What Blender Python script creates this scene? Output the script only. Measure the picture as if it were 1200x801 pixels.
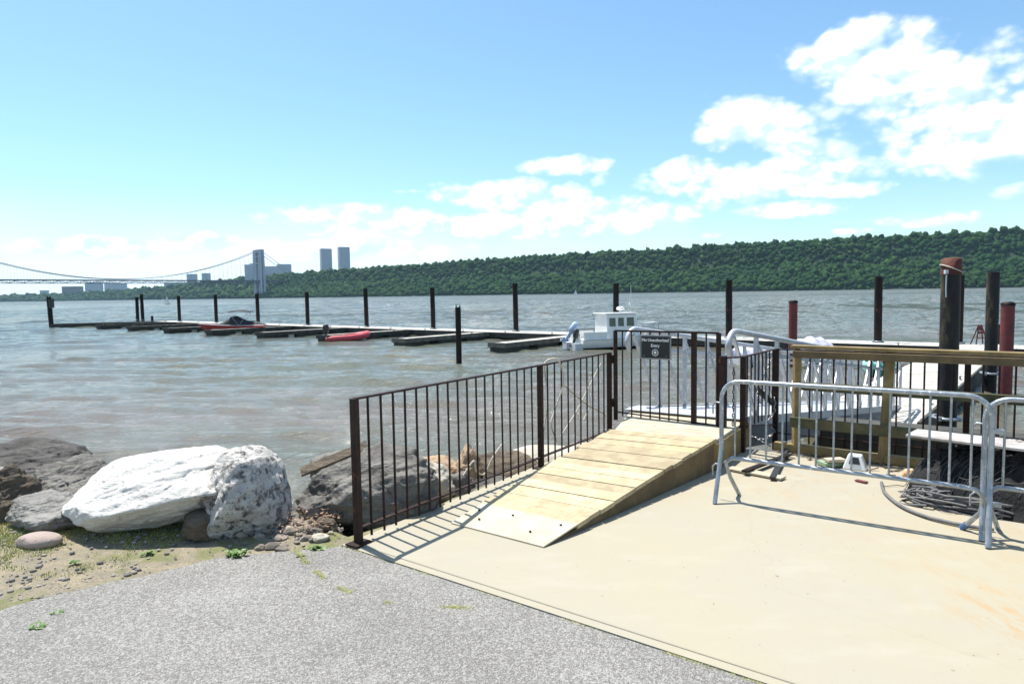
import bpy, math, random
import numpy as np
from mathutils import Vector, Matrix, noise
random.seed(7); np.random.seed(7)
for o in list(bpy.data.objects): bpy.data.objects.remove(o)
S = bpy.context.scene
COL = S.collection
PI = math.pi
# ---------------------------------------------------------------- camera
CAM_H = 1.8
PITCH = math.radians(4.05); ROLL = math.radians(0.88)
Fw = Vector((0, math.cos(PITCH), -math.sin(PITCH)))
R0 = Vector((1, 0, 0)); U0 = R0.cross(Fw)
Rt = R0 * math.cos(ROLL) - U0 * math.sin(ROLL); Up = Rt.cross(Fw)
cam = bpy.data.cameras.new('camera'); cam.lens = 24.0; cam.sensor_width = 36.0; cam.clip_start = 0.05; cam.clip_end = 20000
co = bpy.data.objects.new('camera', cam); COL.objects.link(co)
co.matrix_world = Matrix.Translation((0, 0, CAM_H)) @ Matrix(((Rt.x, Up.x, -Fw.x), (Rt.y, Up.y, -Fw.y), (Rt.z, Up.z, -Fw.z))).to_4x4()
S.camera = co
# ---------------------------------------------------------------- light
SUN = Vector((-0.262, 0.27, 0.927)).normalized()
sl = bpy.data.lights.new('sun', 'SUN'); sl.energy = 5.0; sl.angle = math.radians(0.55); sl.color = (1.0, 0.955, 0.88)
so = bpy.data.objects.new('sun', sl); COL.objects.link(so); so.rotation_euler = SUN.to_track_quat('Z', 'Y').to_euler()
so.location = (0, 0, 60)
S.view_settings.view_transform = 'Standard'; S.view_settings.look = 'None'
S.view_settings.gamma = 1; S.view_settings.use_curve_mapping = False
S.view_settings.exposure = 0.73
CLOUD = 8.6
W = bpy.data.worlds.new('World'); S.world = W; W.use_nodes = True
wt = W.node_tree; wt.nodes.clear()

class NT:
    """tiny node-graph helper"""
    def __init__(s, tree): s.t = tree
    def n(s, kind, **kw):
        nd = s.t.nodes.new(kind)
        for k, v in kw.items(): setattr(nd, k, v)
        return nd
    def put(s, sock, v):
        if isinstance(v, bpy.types.NodeSocket): s.t.links.new(v, sock)
        elif v is not None: sock.default_value = v
    def m(s, op, a, b=None, c=None, clamp=False):
        nd = s.n('ShaderNodeMath', operation=op, use_clamp=clamp)
        s.put(nd.inputs[0], a); s.put(nd.inputs[1], b)
        if c is not None: s.put(nd.inputs[2], c)
        return nd.outputs[0]
    def noise(s, vec, scale, detail=4, rough=0.5, dist=0.0):
        nd = s.n('ShaderNodeTexNoise')
        if vec is not None: s.put(nd.inputs['Vector'], vec)
        nd.inputs['Scale'].default_value = scale; nd.inputs['Detail'].default_value = detail
        nd.inputs['Roughness'].default_value = rough; nd.inputs['Distortion'].default_value = dist
        return nd.outputs['Fac']
    def ramp(s, v, a, b, lo=0.0, hi=1.0, smooth=True):
        nd = s.n('ShaderNodeMapRange'); nd.interpolation_type = 'SMOOTHSTEP' if smooth else 'LINEAR'
        s.put(nd.inputs[0], v)
        for i, x in enumerate((a, b, lo, hi)): s.put(nd.inputs[i + 1], x)
        return nd.outputs[0]
    def mix(s, f, a, b, kind='MIX'):
        nd = s.n('ShaderNodeMix', data_type='RGBA', blend_type=kind)
        s.put(nd.inputs[0], f)
        s.put(nd.inputs[6], (*a, 1) if isinstance(a, tuple) else a)
        s.put(nd.inputs[7], (*b, 1) if isinstance(b, tuple) else b)
        return nd.outputs[2]
    def mapping(s, vec, scale=(1, 1, 1), rot=(0, 0, 0), loc=(0, 0, 0)):
        nd = s.n('ShaderNodeMapping'); s.put(nd.inputs[0], vec)
        nd.inputs['Scale'].default_value = scale; nd.inputs['Rotation'].default_value = rot; nd.inputs['Location'].default_value = loc
        return nd.outputs[0]

# clouds: (centre x, centre y, half width, half height) of each bank, in 1/800 units of azimuth and elevation
CL = [(1015,85,105,52),(1095,112,110,62),(1180,135,95,70),(1110,178,85,32),(1000,58,60,26),(935,92,22,10),
      (898,150,88,36),(868,138,50,26),(962,176,55,18),(835,160,32,12),(826,117,10,5),
      (890,212,140,27),(985,224,66,11),(805,205,62,18),(925,246,70,11),(665,197,56,13),(706,212,20,14),
      (600,232,100,22),(700,250,115,20),(765,258,62,11),(650,270,130,12),
      (420,262,120,22),(565,264,85,16),(480,226,20,4),(380,292,190,14),(150,292,130,14),(235,284,60,12),(60,296,40,7),
      (1095,258,72,11),(1188,224,44,15),(1000,271,36,7),(845,276,36,7),(1110,60,18,8)]
g = NT(wt)
tc = g.n('ShaderNodeTexCoord'); sep = g.n('ShaderNodeSeparateXYZ'); g.put(sep.inputs[0], tc.outputs['Generated'])
az = g.m('ARCTAN2', sep.outputs[0], sep.outputs[1])
el = g.m('ARCSINE', sep.outputs[2])
acc = None
for (cx, cy, rx, ry) in CL:
    u = (cx - 600) / 800.0; hy = 353.1 - 0.01545 * cx; v = (hy - cy) / 800.0
    a0 = math.atan(u); e0 = math.atan(v * math.cos(a0))
    ca = math.cos(a0) ** 2
    dx = g.m('MULTIPLY', g.m('SUBTRACT', az, a0), 800.0 / (rx * ca))
    dy = g.m('MULTIPLY', g.m('SUBTRACT', el, e0), 800.0 / (ry * math.cos(a0)))
    q = g.m('SUBTRACT', 1.0 if rx > 45 else .45, g.m('MULTIPLY_ADD', dx, dx, g.m('MULTIPLY', dy, dy)))
    acc = q if acc is None else g.m('MAXIMUM', acc, q)
# a scatter of banks over the rest of the sky, behind and to the sides of the camera
cmb = g.n('ShaderNodeCombineXYZ'); g.put(cmb.inputs[0], g.m('MULTIPLY', az, 10.0)); g.put(cmb.inputs[1], g.m('MULTIPLY', el, 15.0))
side = g.ramp(g.m('ABSOLUTE', az), 0.75, 1.1)
far = g.m('MULTIPLY', g.m('SUBTRACT', g.noise(cmb.outputs[0], 0.35, 2), 0.55), 4.0)
far = g.m('SUBTRACT', far, g.m('MULTIPLY', g.m('SUBTRACT', 1.0, side), 3.0))
acc = g.m('MAXIMUM', g.m('MAXIMUM', acc, far), -1.2)
def billow(vec, sc):
    """rounded cauliflower lumps from two sizes of cells"""
    ds = []
    for k in (1.0, 2.3, 5.1):
        vo = g.n('ShaderNodeTexVoronoi'); vo.voronoi_dimensions = '2D'; vo.inputs['Scale'].default_value = sc * k; g.put(vo.inputs['Vector'], vec); ds.append(vo.outputs['Distance'])
    return g.m('SUBTRACT', .98, g.m('ADD', g.m('MULTIPLY', ds[0], .58), g.m('ADD', g.m('MULTIPLY', ds[1], .32), g.m('MULTIPLY', ds[2], .18))))
nz = g.m('ADD', g.m('MULTIPLY', g.noise(cmb.outputs[0], 1.25, 9, 0.60, 0.1), .5), g.m('MULTIPLY', billow(cmb.outputs[0], 1.5), .5))
off = g.n('ShaderNodeVectorMath', operation='ADD'); g.put(off.inputs[0], cmb.outputs[0]); off.inputs[1].default_value = (-0.10, 0.18, 0)
nz2 = g.m('ADD', g.m('MULTIPLY', g.noise(off.outputs[0], 1.25, 6, 0.57, 0.1), .5), g.m('MULTIPLY', billow(off.outputs[0], 1.5), .5))
lowoff = g.noise(cmb.outputs[0], 0.5, 3, 0.5)
dens = g.m('ADD', g.m('MULTIPLY', acc, 1.25), g.m('MULTIPLY', g.m('SUBTRACT', nz, 0.5), 3.7))
alpha = g.ramp(dens, -0.05, 1.15)
thick = g.ramp(dens, 0.1, 0.9)
lit = g.ramp(g.m('SUBTRACT', nz, nz2), -0.12, 0.05)
lit = g.m('MULTIPLY', lit, g.ramp(lowoff, 0.72, 0.42, 0.35, 1.0))
sky = g.n('ShaderNodeTexSky', sky_type='NISHITA'); sky.sun_disc = False
sky.sun_elevation = math.asin(SUN.z); sky.sun_rotation = math.atan2(SUN.x, SUN.y) % (2 * PI)
sky.air_density = 1.0; sky.dust_density = 0.8; sky.ozone_density = 1.6; sky.altitude = 0
ccol = g.mix(lit, (CLOUD * .55, CLOUD * .70, CLOUD * .90), (CLOUD, CLOUD, CLOUD))
skc = g.mix(1.0, sky.outputs[0], (.86, 1.08, 1.12), 'MULTIPLY')
veil = g.m('MULTIPLY', g.ramp(el, .15, .0), g.ramp(lowoff, .35, .62, .45, .85))
veil = g.m('MULTIPLY', veil, g.ramp(az, .45, -.1, .45, 1.0))
skc = g.mix(veil, skc, (CLOUD * .80, CLOUD * .92, CLOUD * 1.0))
fin = g.mix(g.m('MULTIPLY', alpha, 0.95), skc, ccol)
bg = g.n('ShaderNodeBackground'); bg.inputs[1].default_value = 0.105
g.put(bg.inputs[0], fin)
out = g.n('ShaderNodeOutputWorld'); wt.links.new(bg.outputs[0], out.inputs[0])
W.cycles.sampling_method = 'MANUAL'; W.cycles.sample_map_resolution = 256
S.cycles.volume_bounces = 0; S.cycles.max_bounces = 6

# ---------------------------------------------------------------- helpers
def ray(px, py): return Fw + Rt * ((px - 600) / 800) + Up * ((400.5 - py) / 800)
def G(px, py, z=0.0):
    d = ray(px, py); return Vector((0, 0, CAM_H)) + d * ((z - CAM_H) / d.z)
def at(px, py, Y):
    d = ray(px, py); return Vector((0, 0, CAM_H)) + d * (Y / d.y)
ZW = -1.5      # river level
DZ = -1.0      # dock deck level

def tag(o, label=None, cat=None, group=None, kind=None):
    if label: o['label'] = label
    if cat: o['category'] = cat
    if group: o['group'] = group
    if kind: o['kind'] = kind
    return o
def empty(name, loc, label=None, cat=None, group=None, rz=0.0):
    o = bpy.data.objects.new(name, None); o.location = loc; o.rotation_euler = (0, 0, rz); o.empty_display_size = 0.1
    COL.objects.link(o); return tag(o, label, cat, group)
def wloc(o):
    v = Vector((0, 0, 0))
    while o is not None: v += o.location; o = o.parent
    return v
def copy_tree(o, parent=None):
    c = o.copy(); COL.objects.link(c); c.parent = parent
    for ch in list(o.children): copy_tree(ch, c)
    return c
def raw_mesh(name, V, Fa, mat, parent=None, smooth=False, loc=None):
    """V: (n,3) array, Fa: (m,k) array of equal faces"""
    me = bpy.data.meshes.new(name); V = np.asarray(V, dtype=np.float32); Fa = np.asarray(Fa, dtype=np.int32)
    if loc is not None: V = V - np.array(loc, dtype=np.float32)
    me.vertices.add(len(V)); me.vertices.foreach_set('co', V.ravel())
    k = Fa.shape[1]; me.loops.add(Fa.size); me.loops.foreach_set('vertex_index', Fa.ravel())
    me.polygons.add(len(Fa)); me.polygons.foreach_set('loop_start', np.arange(0, Fa.size, k, dtype=np.int32))
    me.polygons.foreach_set('loop_total', np.full(len(Fa), k, dtype=np.int32))
    me.polygons.foreach_set('use_smooth', np.full(len(Fa), smooth, dtype=bool))
    me.update(calc_edges=True); me.validate()
    me.materials.append(mat)
    o = bpy.data.objects.new(name, me); COL.objects.link(o)
    if loc is not None: o.location = loc
    if parent: o.parent = parent
    return o
class MB:
    def __init__(s): s.v = []; s.f = []; s.sm = []
    def add(s, vs, fs, smooth=False):
        b = len(s.v); s.v += [tuple(x) for x in vs]; s.f += [tuple(b + i for i in f) for f in fs]; s.sm += [smooth] * len(fs); return s
    def box(s, c, d, rz=0.0, mat=None):
        x, y, z = d[0] / 2, d[1] / 2, d[2] / 2
        vs = [Vector((i * x, j * y, k * z)) for k in (-1, 1) for j in (-1, 1) for i in (-1, 1)]
        if mat is not None: vs = [mat @ v for v in vs]
        elif rz: m = Matrix.Rotation(rz, 3, 'Z'); vs = [m @ v for v in vs]
        vs = [v + Vector(c) for v in vs]
        return s.add(vs, [(0, 2, 3, 1), (4, 5, 7, 6), (0, 1, 5, 4), (2, 6, 7, 3), (0, 4, 6, 2), (1, 3, 7, 5)])
    def beam(s, p, q, w, h, up=(0, 0, 1)):
        """square bar from p to q, w wide (sideways), h high"""
        p = Vector(p); q = Vector(q); d = (q - p); L = d.length; d.normalize(); u = Vector(up)
        r = d.cross(u)
        if r.length < 1e-4: r = Vector((1, 0, 0))
        r.normalize(); u = r.cross(d)
        m = Matrix((( r.x, d.x, u.x), (r.y, d.y, u.y), (r.z, d.z, u.z)))
        return s.box((p + q) / 2, (w, L, h), mat=m)
    def tube(s, pts, r, n=10, caps=True, closed=False):
        P = [Vector(p) for p in pts]; N = len(P)
        rr = r if isinstance(r, (list, tuple)) else [r] * N
        t0 = (P[1] - P[0]).normalized(); a = t0.cross(Vector((0, 0, 1)))
        if a.length < 1e-3: a = t0.cross(Vector((1, 0, 0)))
        a.normalize(); vs = []
        for i in range(N):
            if closed: t = P[(i + 1) % N] - P[i - 1]
            elif i == 0: t = P[1] - P[0]
            elif i == N - 1: t = P[-1] - P[-2]
            else: t = (P[i + 1] - P[i]).normalized() + (P[i] - P[i - 1]).normalized()
            t.normalize(); a = (a - t * a.dot(t)).normalized(); b = t.cross(a)
            for k in range(n):
                an = 2 * PI * k / n; vs.append(P[i] + (a * math.cos(an) + b * math.sin(an)) * rr[i])
        fs = []; M = N if closed else N - 1
        for i in range(M):
            j = (i + 1) % N
            for k in range(n): fs.append((i * n + k, i * n + (k + 1) % n, j * n + (k + 1) % n, j * n + k))
        s.add(vs, fs, True)
        if caps and not closed:
            s.add(vs[:n], [tuple(range(n - 1, -1, -1))]); s.add(vs[-n:], [tuple(range(n))])
        return s
    def prism(s, poly, z0, z1):
        n = len(poly); vs = [(p[0], p[1], z0) for p in poly] + [(p[0], p[1], z1) for p in poly]
        ar = sum(poly[i][0] * poly[(i + 1) % n][1] - poly[(i + 1) % n][0] * poly[i][1] for i in range(n))
        top = tuple(range(n, 2 * n)); bot = tuple(range(n - 1, -1, -1)); sd = [(i, (i + 1) % n, n + (i + 1) % n, n + i) for i in range(n)]
        if ar < 0: top = top[::-1]; bot = bot[::-1]; sd = [x[::-1] for x in sd]
        return s.add(vs, [top, bot] + sd)
    def build(s, name, mat, parent=None, bevel=0.0, loc=None):
        L = wloc(parent) if parent is not None else Vector(loc or (0, 0, 0))
        me = bpy.data.meshes.new(name); me.from_pydata([tuple(Vector(v) - L) for v in s.v], [], s.f)
        me.polygons.foreach_set('use_smooth', s.sm); me.update(); me.materials.append(mat)
        o = bpy.data.objects.new(name, me); COL.objects.link(o)
        if parent is not None: o.parent = parent
        elif loc is not None: o.location = loc
        if bevel:
            md = o.modifiers.new('bevel', 'BEVEL'); md.width = bevel; md.segments = 2; md.limit_method = 'ANGLE'; md.angle_limit = math.radians(40)
        return o
def arc(c, r, a0, a1, n, ax, ay):
    c = Vector(c); ax = Vector(ax); ay = Vector(ay)
    return [c + (ax * math.cos(a0 + (a1 - a0) * i / n) + ay * math.sin(a0 + (a1 - a0) * i / n)) * r for i in range(n + 1)]

def pm(name, c1, c2=None, scale=4.0, rough=0.7, bump=0.0, bscale=30.0, metal=0.0, stretch=(1, 1, 1), detail=6, island=0.0, spots=None, contrast=(0.35, 0.65), spec=0.5, coat=0.0, bdist=0.02):
    """noise mix of two colours + bump; spots = (colour, scale, lo, hi) stains"""
    m = bpy.data.materials.new(name); m.use_nodes = True; t = m.node_tree; b = t.nodes['Principled BSDF']; g = NT(t)
    tc = g.n('ShaderNodeTexCoord'); vec = g.mapping(tc.outputs['Object'], stretch)
    if c2 is None: c2 = tuple(x * 0.8 for x in c1)
    col = g.mix(g.ramp(g.noise(vec, scale, detail, 0.6), contrast[0], contrast[1]), c1, c2)
    if spots:
        for sp in (spots if isinstance(spots, list) else [spots]):
            col = g.mix(g.ramp(g.noise(g.mapping(tc.outputs['Object'], stretch, loc=(3.1, 7.7, 1.9)), sp[1], 6, 0.65), sp[2], sp[3]), col, sp[0])
    if island:
        ge = g.n('ShaderNodeNewGeometry'); hs = g.n('ShaderNodeHueSaturation')
        g.put(hs.inputs['Value'], g.ramp(ge.outputs['Random Per Island'], 0, 1, 1 - island, 1 + island, False)); g.put(hs.inputs['Color'], col); col = hs.outputs[0]
    g.put(b.inputs['Base Color'], col); b.inputs['Roughness'].default_value = rough; b.inputs['Metallic'].default_value = metal
    b.inputs['Specular IOR Level'].default_value = spec; b.inputs['Coat Weight'].default_value = coat
    if bump:
        bn = g.n('ShaderNodeBump'); bn.inputs['Strength'].default_value = bump; bn.inputs['Distance'].default_value = bdist
        g.put(bn.inputs['Height'], g.noise(vec, bscale, 5, 0.6)); g.put(b.inputs['Normal'], bn.outputs[0])
    return m

# ---------------------------------------------------------------- materials
M = {}
M['rail'] = pm('rusty_dark_brown_paint', (.016, .008, .0065), (.034, .014, .010), 18, .6, .25, 80, spots=((.14, .05, .02), 9, .60, .72))
M['galv'] = pm('galvanised_steel', (.34, .37, .40), (.25, .28, .31), 14, .38, .08, 60, metal=.55, spots=((.62, .64, .66), 30, .55, .7))
M['alu'] = pm('weathered_aluminium', (.52, .53, .54), (.40, .41, .43), 9, .5, .06, 60, metal=.25)
for k_ in ('rail',): M[k_].node_tree.nodes['Principled BSDF'].inputs['Specular IOR Level'].default_value = .25
M['alu_dull_shade'] = pm('dull_shaded_aluminium', (.13, .15, .18), (.09, .105, .13), 6, .55, .08, 40, metal=.3)  # blue-grey shade of the gangway's shadow side put into the colour; cleats share it
M['timber'] = pm('treated_timber', (.30, .215, .085), (.18, .125, .05), 5, .8, .35, 30, stretch=(1, 1, 1), island=.12, spots=((.12, .14, .06), 4, .58, .75))
M['timber_shade'] = pm('shaded_treated_timber', (.16, .11, .05), (.10, .07, .033), 5, .8, .35, 30)  # darker timber copy with the shade of faces turned from the sun painted in
M['timber_green'] = pm('algae_timber', (.05, .06, .026), (.11, .085, .04), 6, .85, .4, 30)
M['ramp'] = pm('new_ramp_planks', (.45, .37, .225), (.34, .27, .16), 7, .75, .4, 30, stretch=(1, 1, 1), island=.24, spots=[((.48, .40, .19), 1.2, .58, .72), ((.22, .16, .10), 3.0, .60, .80), ((.16, .11, .06), 24, .68, .76)])
M['ply'] = pm('pale_plywood', (.46, .41, .31), (.40, .34, .24), 5, .7, .2, 40, spots=((.38, .30, .20), 14, .66, .76))
M['deck'] = pm('bleached_dock_planks', (.50, .48, .43), (.36, .34, .30), 3, .8, .3, 30, island=.12)
M['float'] = pm('tarry_dock_float', (.030, .030, .026), (.06, .058, .045), 3, .8, .3, 20)
M['fingerside'] = pm('grey_brown_fascia', (.16, .145, .12), (.09, .08, .065), 3, .85, .3, 20)
M['foam'] = pm('white_foam_block', (.70, .70, .66), (.55, .55, .5), 4, .8)
M['pile'] = pm('dark_tarred_steel', (.009, .007, .007), (.022, .013, .010), 5, .6, .4, 20, stretch=(1, 1, .35), spots=((.11, .035, .02), 2.5, .60, .72))
M['pile_grey'] = pm('black_pile_coating', (.012, .012, .014), (.026, .025, .024), 3, .5, .35, 18, stretch=(1, 1, .4), spots=((.10, .075, .035), 2.0, .56, .70))
for k_ in ('pile', 'pile_grey'): M[k_].node_tree.nodes['Principled BSDF'].inputs['Specular IOR Level'].default_value = .2
M['pile_red'] = pm('red_oxide_steel', (.16, .022, .022), (.09, .020, .018), 3, .6, .4, 16, spots=((.30, .08, .06), 3, .62, .74))
M['black'] = pm('black_plastic', (.015, .015, .016), (.03, .03, .03), 10, .45, .1, 40)
M['white'] = pm('white_gelcoat', (.80, .80, .77), (.74, .74, .72), 2, .25, coat=.3)
M['whitegrey'] = pm('grey_white_gelcoat', (.56, .58, .60), (.46, .48, .5), 3, .4)
M['glass'] = pm('dark_boat_glass', (.03, .05, .04), (.06, .10, .07), 2, .08)
M['red'] = pm('red_gelcoat', (.42, .03, .03), (.33, .025, .03), 3, .3, coat=.3)
M['raft'] = pm('faded_red_rubber', (.52, .06, .08), (.42, .05, .06), 6, .5, spots=((.62, .25, .25), 5, .62, .75))
M['canvas'] = pm('black_canvas', (.015, .016, .02), (.03, .03, .035), 6, .8)
M['tarp'] = pm('lavender_tarp', (.47, .47, .62), (.36, .36, .50), 4, .6, .4, 6)
M['green'] = pm('sea_green_plastic', (.07, .38, .28), (.05, .26, .20), 3, .4)
M['rope'] = pm('white_rope', (.60, .56, .48), (.42, .38, .30), 30, .85, .4, 120)
M['hose'] = pm('grey_corrugated_hose', (.10, .10, .105), (.16, .155, .15), 12, .6, .3, 90)
M['net'] = pm('black_net', (.005, .005, .006), (.012, .012, .013), 14, .9, 1.0, 25)
M['wire'] = pm('black_net_strand', (.03, .03, .033), (.06, .06, .062), 20, .55)
M['board'] = pm('grey_weathered_board', (.46, .44, .42), (.30, .27, .25), 4, .85, .5, 14, stretch=(1, 1, 1), spots=[((.16, .07, .04), 3.0, .60, .70), ((.08, .08, .08), 7, .62, .70)])
M['chain'] = pm('galvanised_chain', (.42, .42, .43), (.25, .25, .26), 20, .4, metal=.6)
M['signblack'] = pm('sign_black', (.008, .010, .012), (.012, .013, .015), 4, .35)
M['signwhite'] = pm('sign_white', (.75, .75, .75), (.70, .70, .70), 4, .5)
M['signgrey'] = pm('sign_frame_grey', (.30, .31, .32), (.24, .25, .26), 6, .45, metal=.4)
M['terra'] = pm('orange_brown_shell', (.55, .25, .09), (.75, .62, .45), 18, .7)
M['bldg'] = pm('pale_concrete_tower', (.50, .50, .50), (.42, .43, .45), .05, .8)
M['bldg_brown'] = pm('brick_block', (.24, .20, .18), (.30, .26, .24), .05, .8)
M['window'] = pm('dark_window_band', (.10, .12, .15), (.16, .18, .22), .05, .3)
M['steel'] = pm('bridge_grey_steel', (.24, .26, .29), (.20, .22, .25), .05, .6)
M['steel_dark'] = pm('bridge_deck_steel', (.07, .08, .10), (.05, .06, .08), .05, .6)
M['towersteel'] = pm('pale_tower_steel', (.42, .45, .49), (.36, .39, .43), .05, .6)
M['sail'] = pm('white_sail', (.85, .85, .85), (.8, .8, .8), 1, .7)
M['leafgreen'] = pm('weed_leaf', (.07, .15, .025), (.12, .20, .04), 14, .6)
M['blueband'] = pm('blue_tape', (.04, .10, .22), (.06, .13, .26), 20, .4)

def facade(name, a, w):
    m = bpy.data.materials.new(name); m.use_nodes = True; t = m.node_tree; b = t.nodes['Principled BSDF']; g = NT(t)
    tc = g.n('ShaderNodeTexCoord'); sx = g.n('ShaderNodeSeparateXYZ'); g.put(sx.inputs[0], tc.outputs['Object'])
    fz = g.m('FRACT', g.m('DIVIDE', sx.outputs[2], 3.6)); fx = g.m('FRACT', g.m('DIVIDE', g.m('ADD', sx.outputs[0], sx.outputs[1]), 5.0))
    k = g.m('MULTIPLY', g.m('GREATER_THAN', fz, .48), g.m('GREATER_THAN', fx, .38))
    g.put(b.inputs['Base Color'], g.mix(k, a, w)); b.inputs['Roughness'].default_value = .7; return m
M['bldg'] = facade('pale_concrete_facade', (.55, .57, .60), (.24, .28, .34)); M['bldg_brown'] = facade('brick_facade', (.22, .19, .18), (.08, .09, .10))
def rockmat(name, a, b, dark, sc=2.2, band=(1, 1, 6.0), rot=(.5, .3, 0), dk=(.57, .66), bump=.9, tan=None, pit=None):
    m = bpy.data.materials.new(name); m.use_nodes = True; t = m.node_tree; bs = t.nodes['Principled BSDF']; g = NT(t)
    tc = g.n('ShaderNodeTexCoord'); v = g.mapping(tc.outputs['Object'], band, rot)
    n1 = g.noise(v, sc, 10, .62, .4); n2 = g.noise(tc.outputs['Object'], sc * 4.5, 8, .7); n3 = g.noise(tc.outputs['Object'], sc * 22, 4, .6)
    col = g.mix(g.ramp(n1, .32, .68), a, b)
    if tan: col = g.mix(g.ramp(g.noise(tc.outputs['Object'], sc * .8, 5, .6), .50, .62), col, tan)
    col = g.mix(g.ramp(n2, dk[0], dk[1]), col, dark)
    col = g.mix(g.m('MULTIPLY', g.ramp(n3, .5, .72), .45), col, dark)
    if pit is not None:
        sx = g.n('ShaderNodeSeparateXYZ'); g.put(sx.inputs[0], tc.outputs['Object'])
        col = g.mix(g.m('MULTIPLY', g.ramp(g.m('ADD', sx.outputs[0], g.m('MULTIPLY', sx.outputs[2], -.5)), pit - .05, pit + .22), g.ramp(n2, .44, .60)), col, (.10, .09, .085))
    g.put(bs.inputs['Base Color'], col); bs.inputs['Roughness'].default_value = .85
    h = g.m('ADD', g.m('MULTIPLY', n1, 1.0), g.m('ADD', g.m('MULTIPLY', n2, .6), g.m('MULTIPLY', n3, .22)))
    bn = g.n('ShaderNodeBump'); bn.inputs['Strength'].default_value = bump; bn.inputs['Distance'].default_value = .06
    g.put(bn.inputs['Height'], h); g.put(bs.inputs['Normal'], bn.outputs[0]); return m
M['rockwhite'] = rockmat('white_boulder', (.66, .64, .60), (.56, .54, .50), (.24, .20, .16), 2.4, dk=(.60, .72), bump=.6, pit=.30)
M['rockspeck'] = rockmat('pitted_white_stone', (.66, .63, .59), (.50, .48, .45), (.10, .09, .085), 3.2, dk=(.46, .62), bump=.9)
M['rockgrey'] = rockmat('grey_gneiss', (.095, .088, .078), (.21, .198, .175), (.028, .027, .026), 1.8, bump=.9)
M['rocklight'] = rockmat('light_grey_gneiss', (.17, .165, .15), (.30, .285, .26), (.04, .038, .035), 1.8, bump=.9)
M['rockdark'] = rockmat('dark_fissured_gneiss', (.05, .046, .042), (.13, .122, .11), (.016, .016, .017), 1.6, bump=1.0)
M['rockbrown'] = rockmat('brown_schist', (.075, .055, .038), (.16, .125, .085), (.03, .024, .02), 2.4, bump=.9)
M['rocktan'] = rockmat('tan_quartz_rock', (.40, .27, .16), (.32, .25, .18), (.16, .08, .045), 2.0, dk=(.55, .66), bump=.8)
M['rockpale'] = rockmat('pale_flat_stone', (.44, .41, .34), (.36, .32, .26), (.25, .22, .18), 1.5, dk=(.62, .74), bump=.5)
M['rockpink'] = rockmat('pinkish_cobble', (.30, .235, .205), (.36, .29, .25), (.15, .11, .10), 5, bump=.2)

def mat_asphalt():
    m = bpy.data.materials.new('worn_asphalt'); m.use_nodes = True; t = m.node_tree; b = t.nodes['Principled BSDF']; g = NT(t)
    tc = g.n('ShaderNodeTexCoord'); v = tc.outputs['Object']
    vo = g.n('ShaderNodeTexVoronoi'); vo.inputs['Scale'].default_value = 150; g.put(vo.inputs['Vector'], v)
    sp = g.n('ShaderNodeSeparateColor'); g.put(sp.inputs[0], vo.outputs['Color'])
    vo2 = g.n('ShaderNodeTexVoronoi'); vo2.inputs['Scale'].default_value = 75; g.put(vo2.inputs['Vector'], v)
    sp2 = g.n('ShaderNodeSeparateColor'); g.put(sp2.inputs[0], vo2.outputs['Color'])
    k = g.m('ADD', g.m('MULTIPLY', sp.outputs[0], .62), g.m('MULTIPLY', sp2.outputs[1], .38))
    k = g.m('SUBTRACT', k, g.m('MULTIPLY', g.ramp(vo.outputs['Distance'], .25, .75), .22))
    big = g.noise(v, .9, 5, .6); k = g.m('ADD', k, g.m('MULTIPLY', g.m('SUBTRACT', big, .5), .7))
    col = g.mix(g.ramp(k, .05, .95), (.145, .137, .125), (.375, .36, .332))
    col = g.mix(g.ramp(g.noise(v, 1.6, 8, .7), .62, .74), col, (.34, .31, .25))
    g.put(b.inputs['Base Color'], col); b.inputs['Roughness'].default_value = .9
    h = g.m('SUBTRACT', g.m('MULTIPLY', g.noise(v, 140, 3, .6), .5), vo.outputs['Distance'])
    bn = g.n('ShaderNodeBump'); bn.inputs['Strength'].default_value = .8; bn.inputs['Distance'].default_value = .008
    g.put(bn.inputs['Height'], h); g.put(b.inputs['Normal'], bn.outputs[0]); return m
M['asphalt'] = mat_asphalt()
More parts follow.
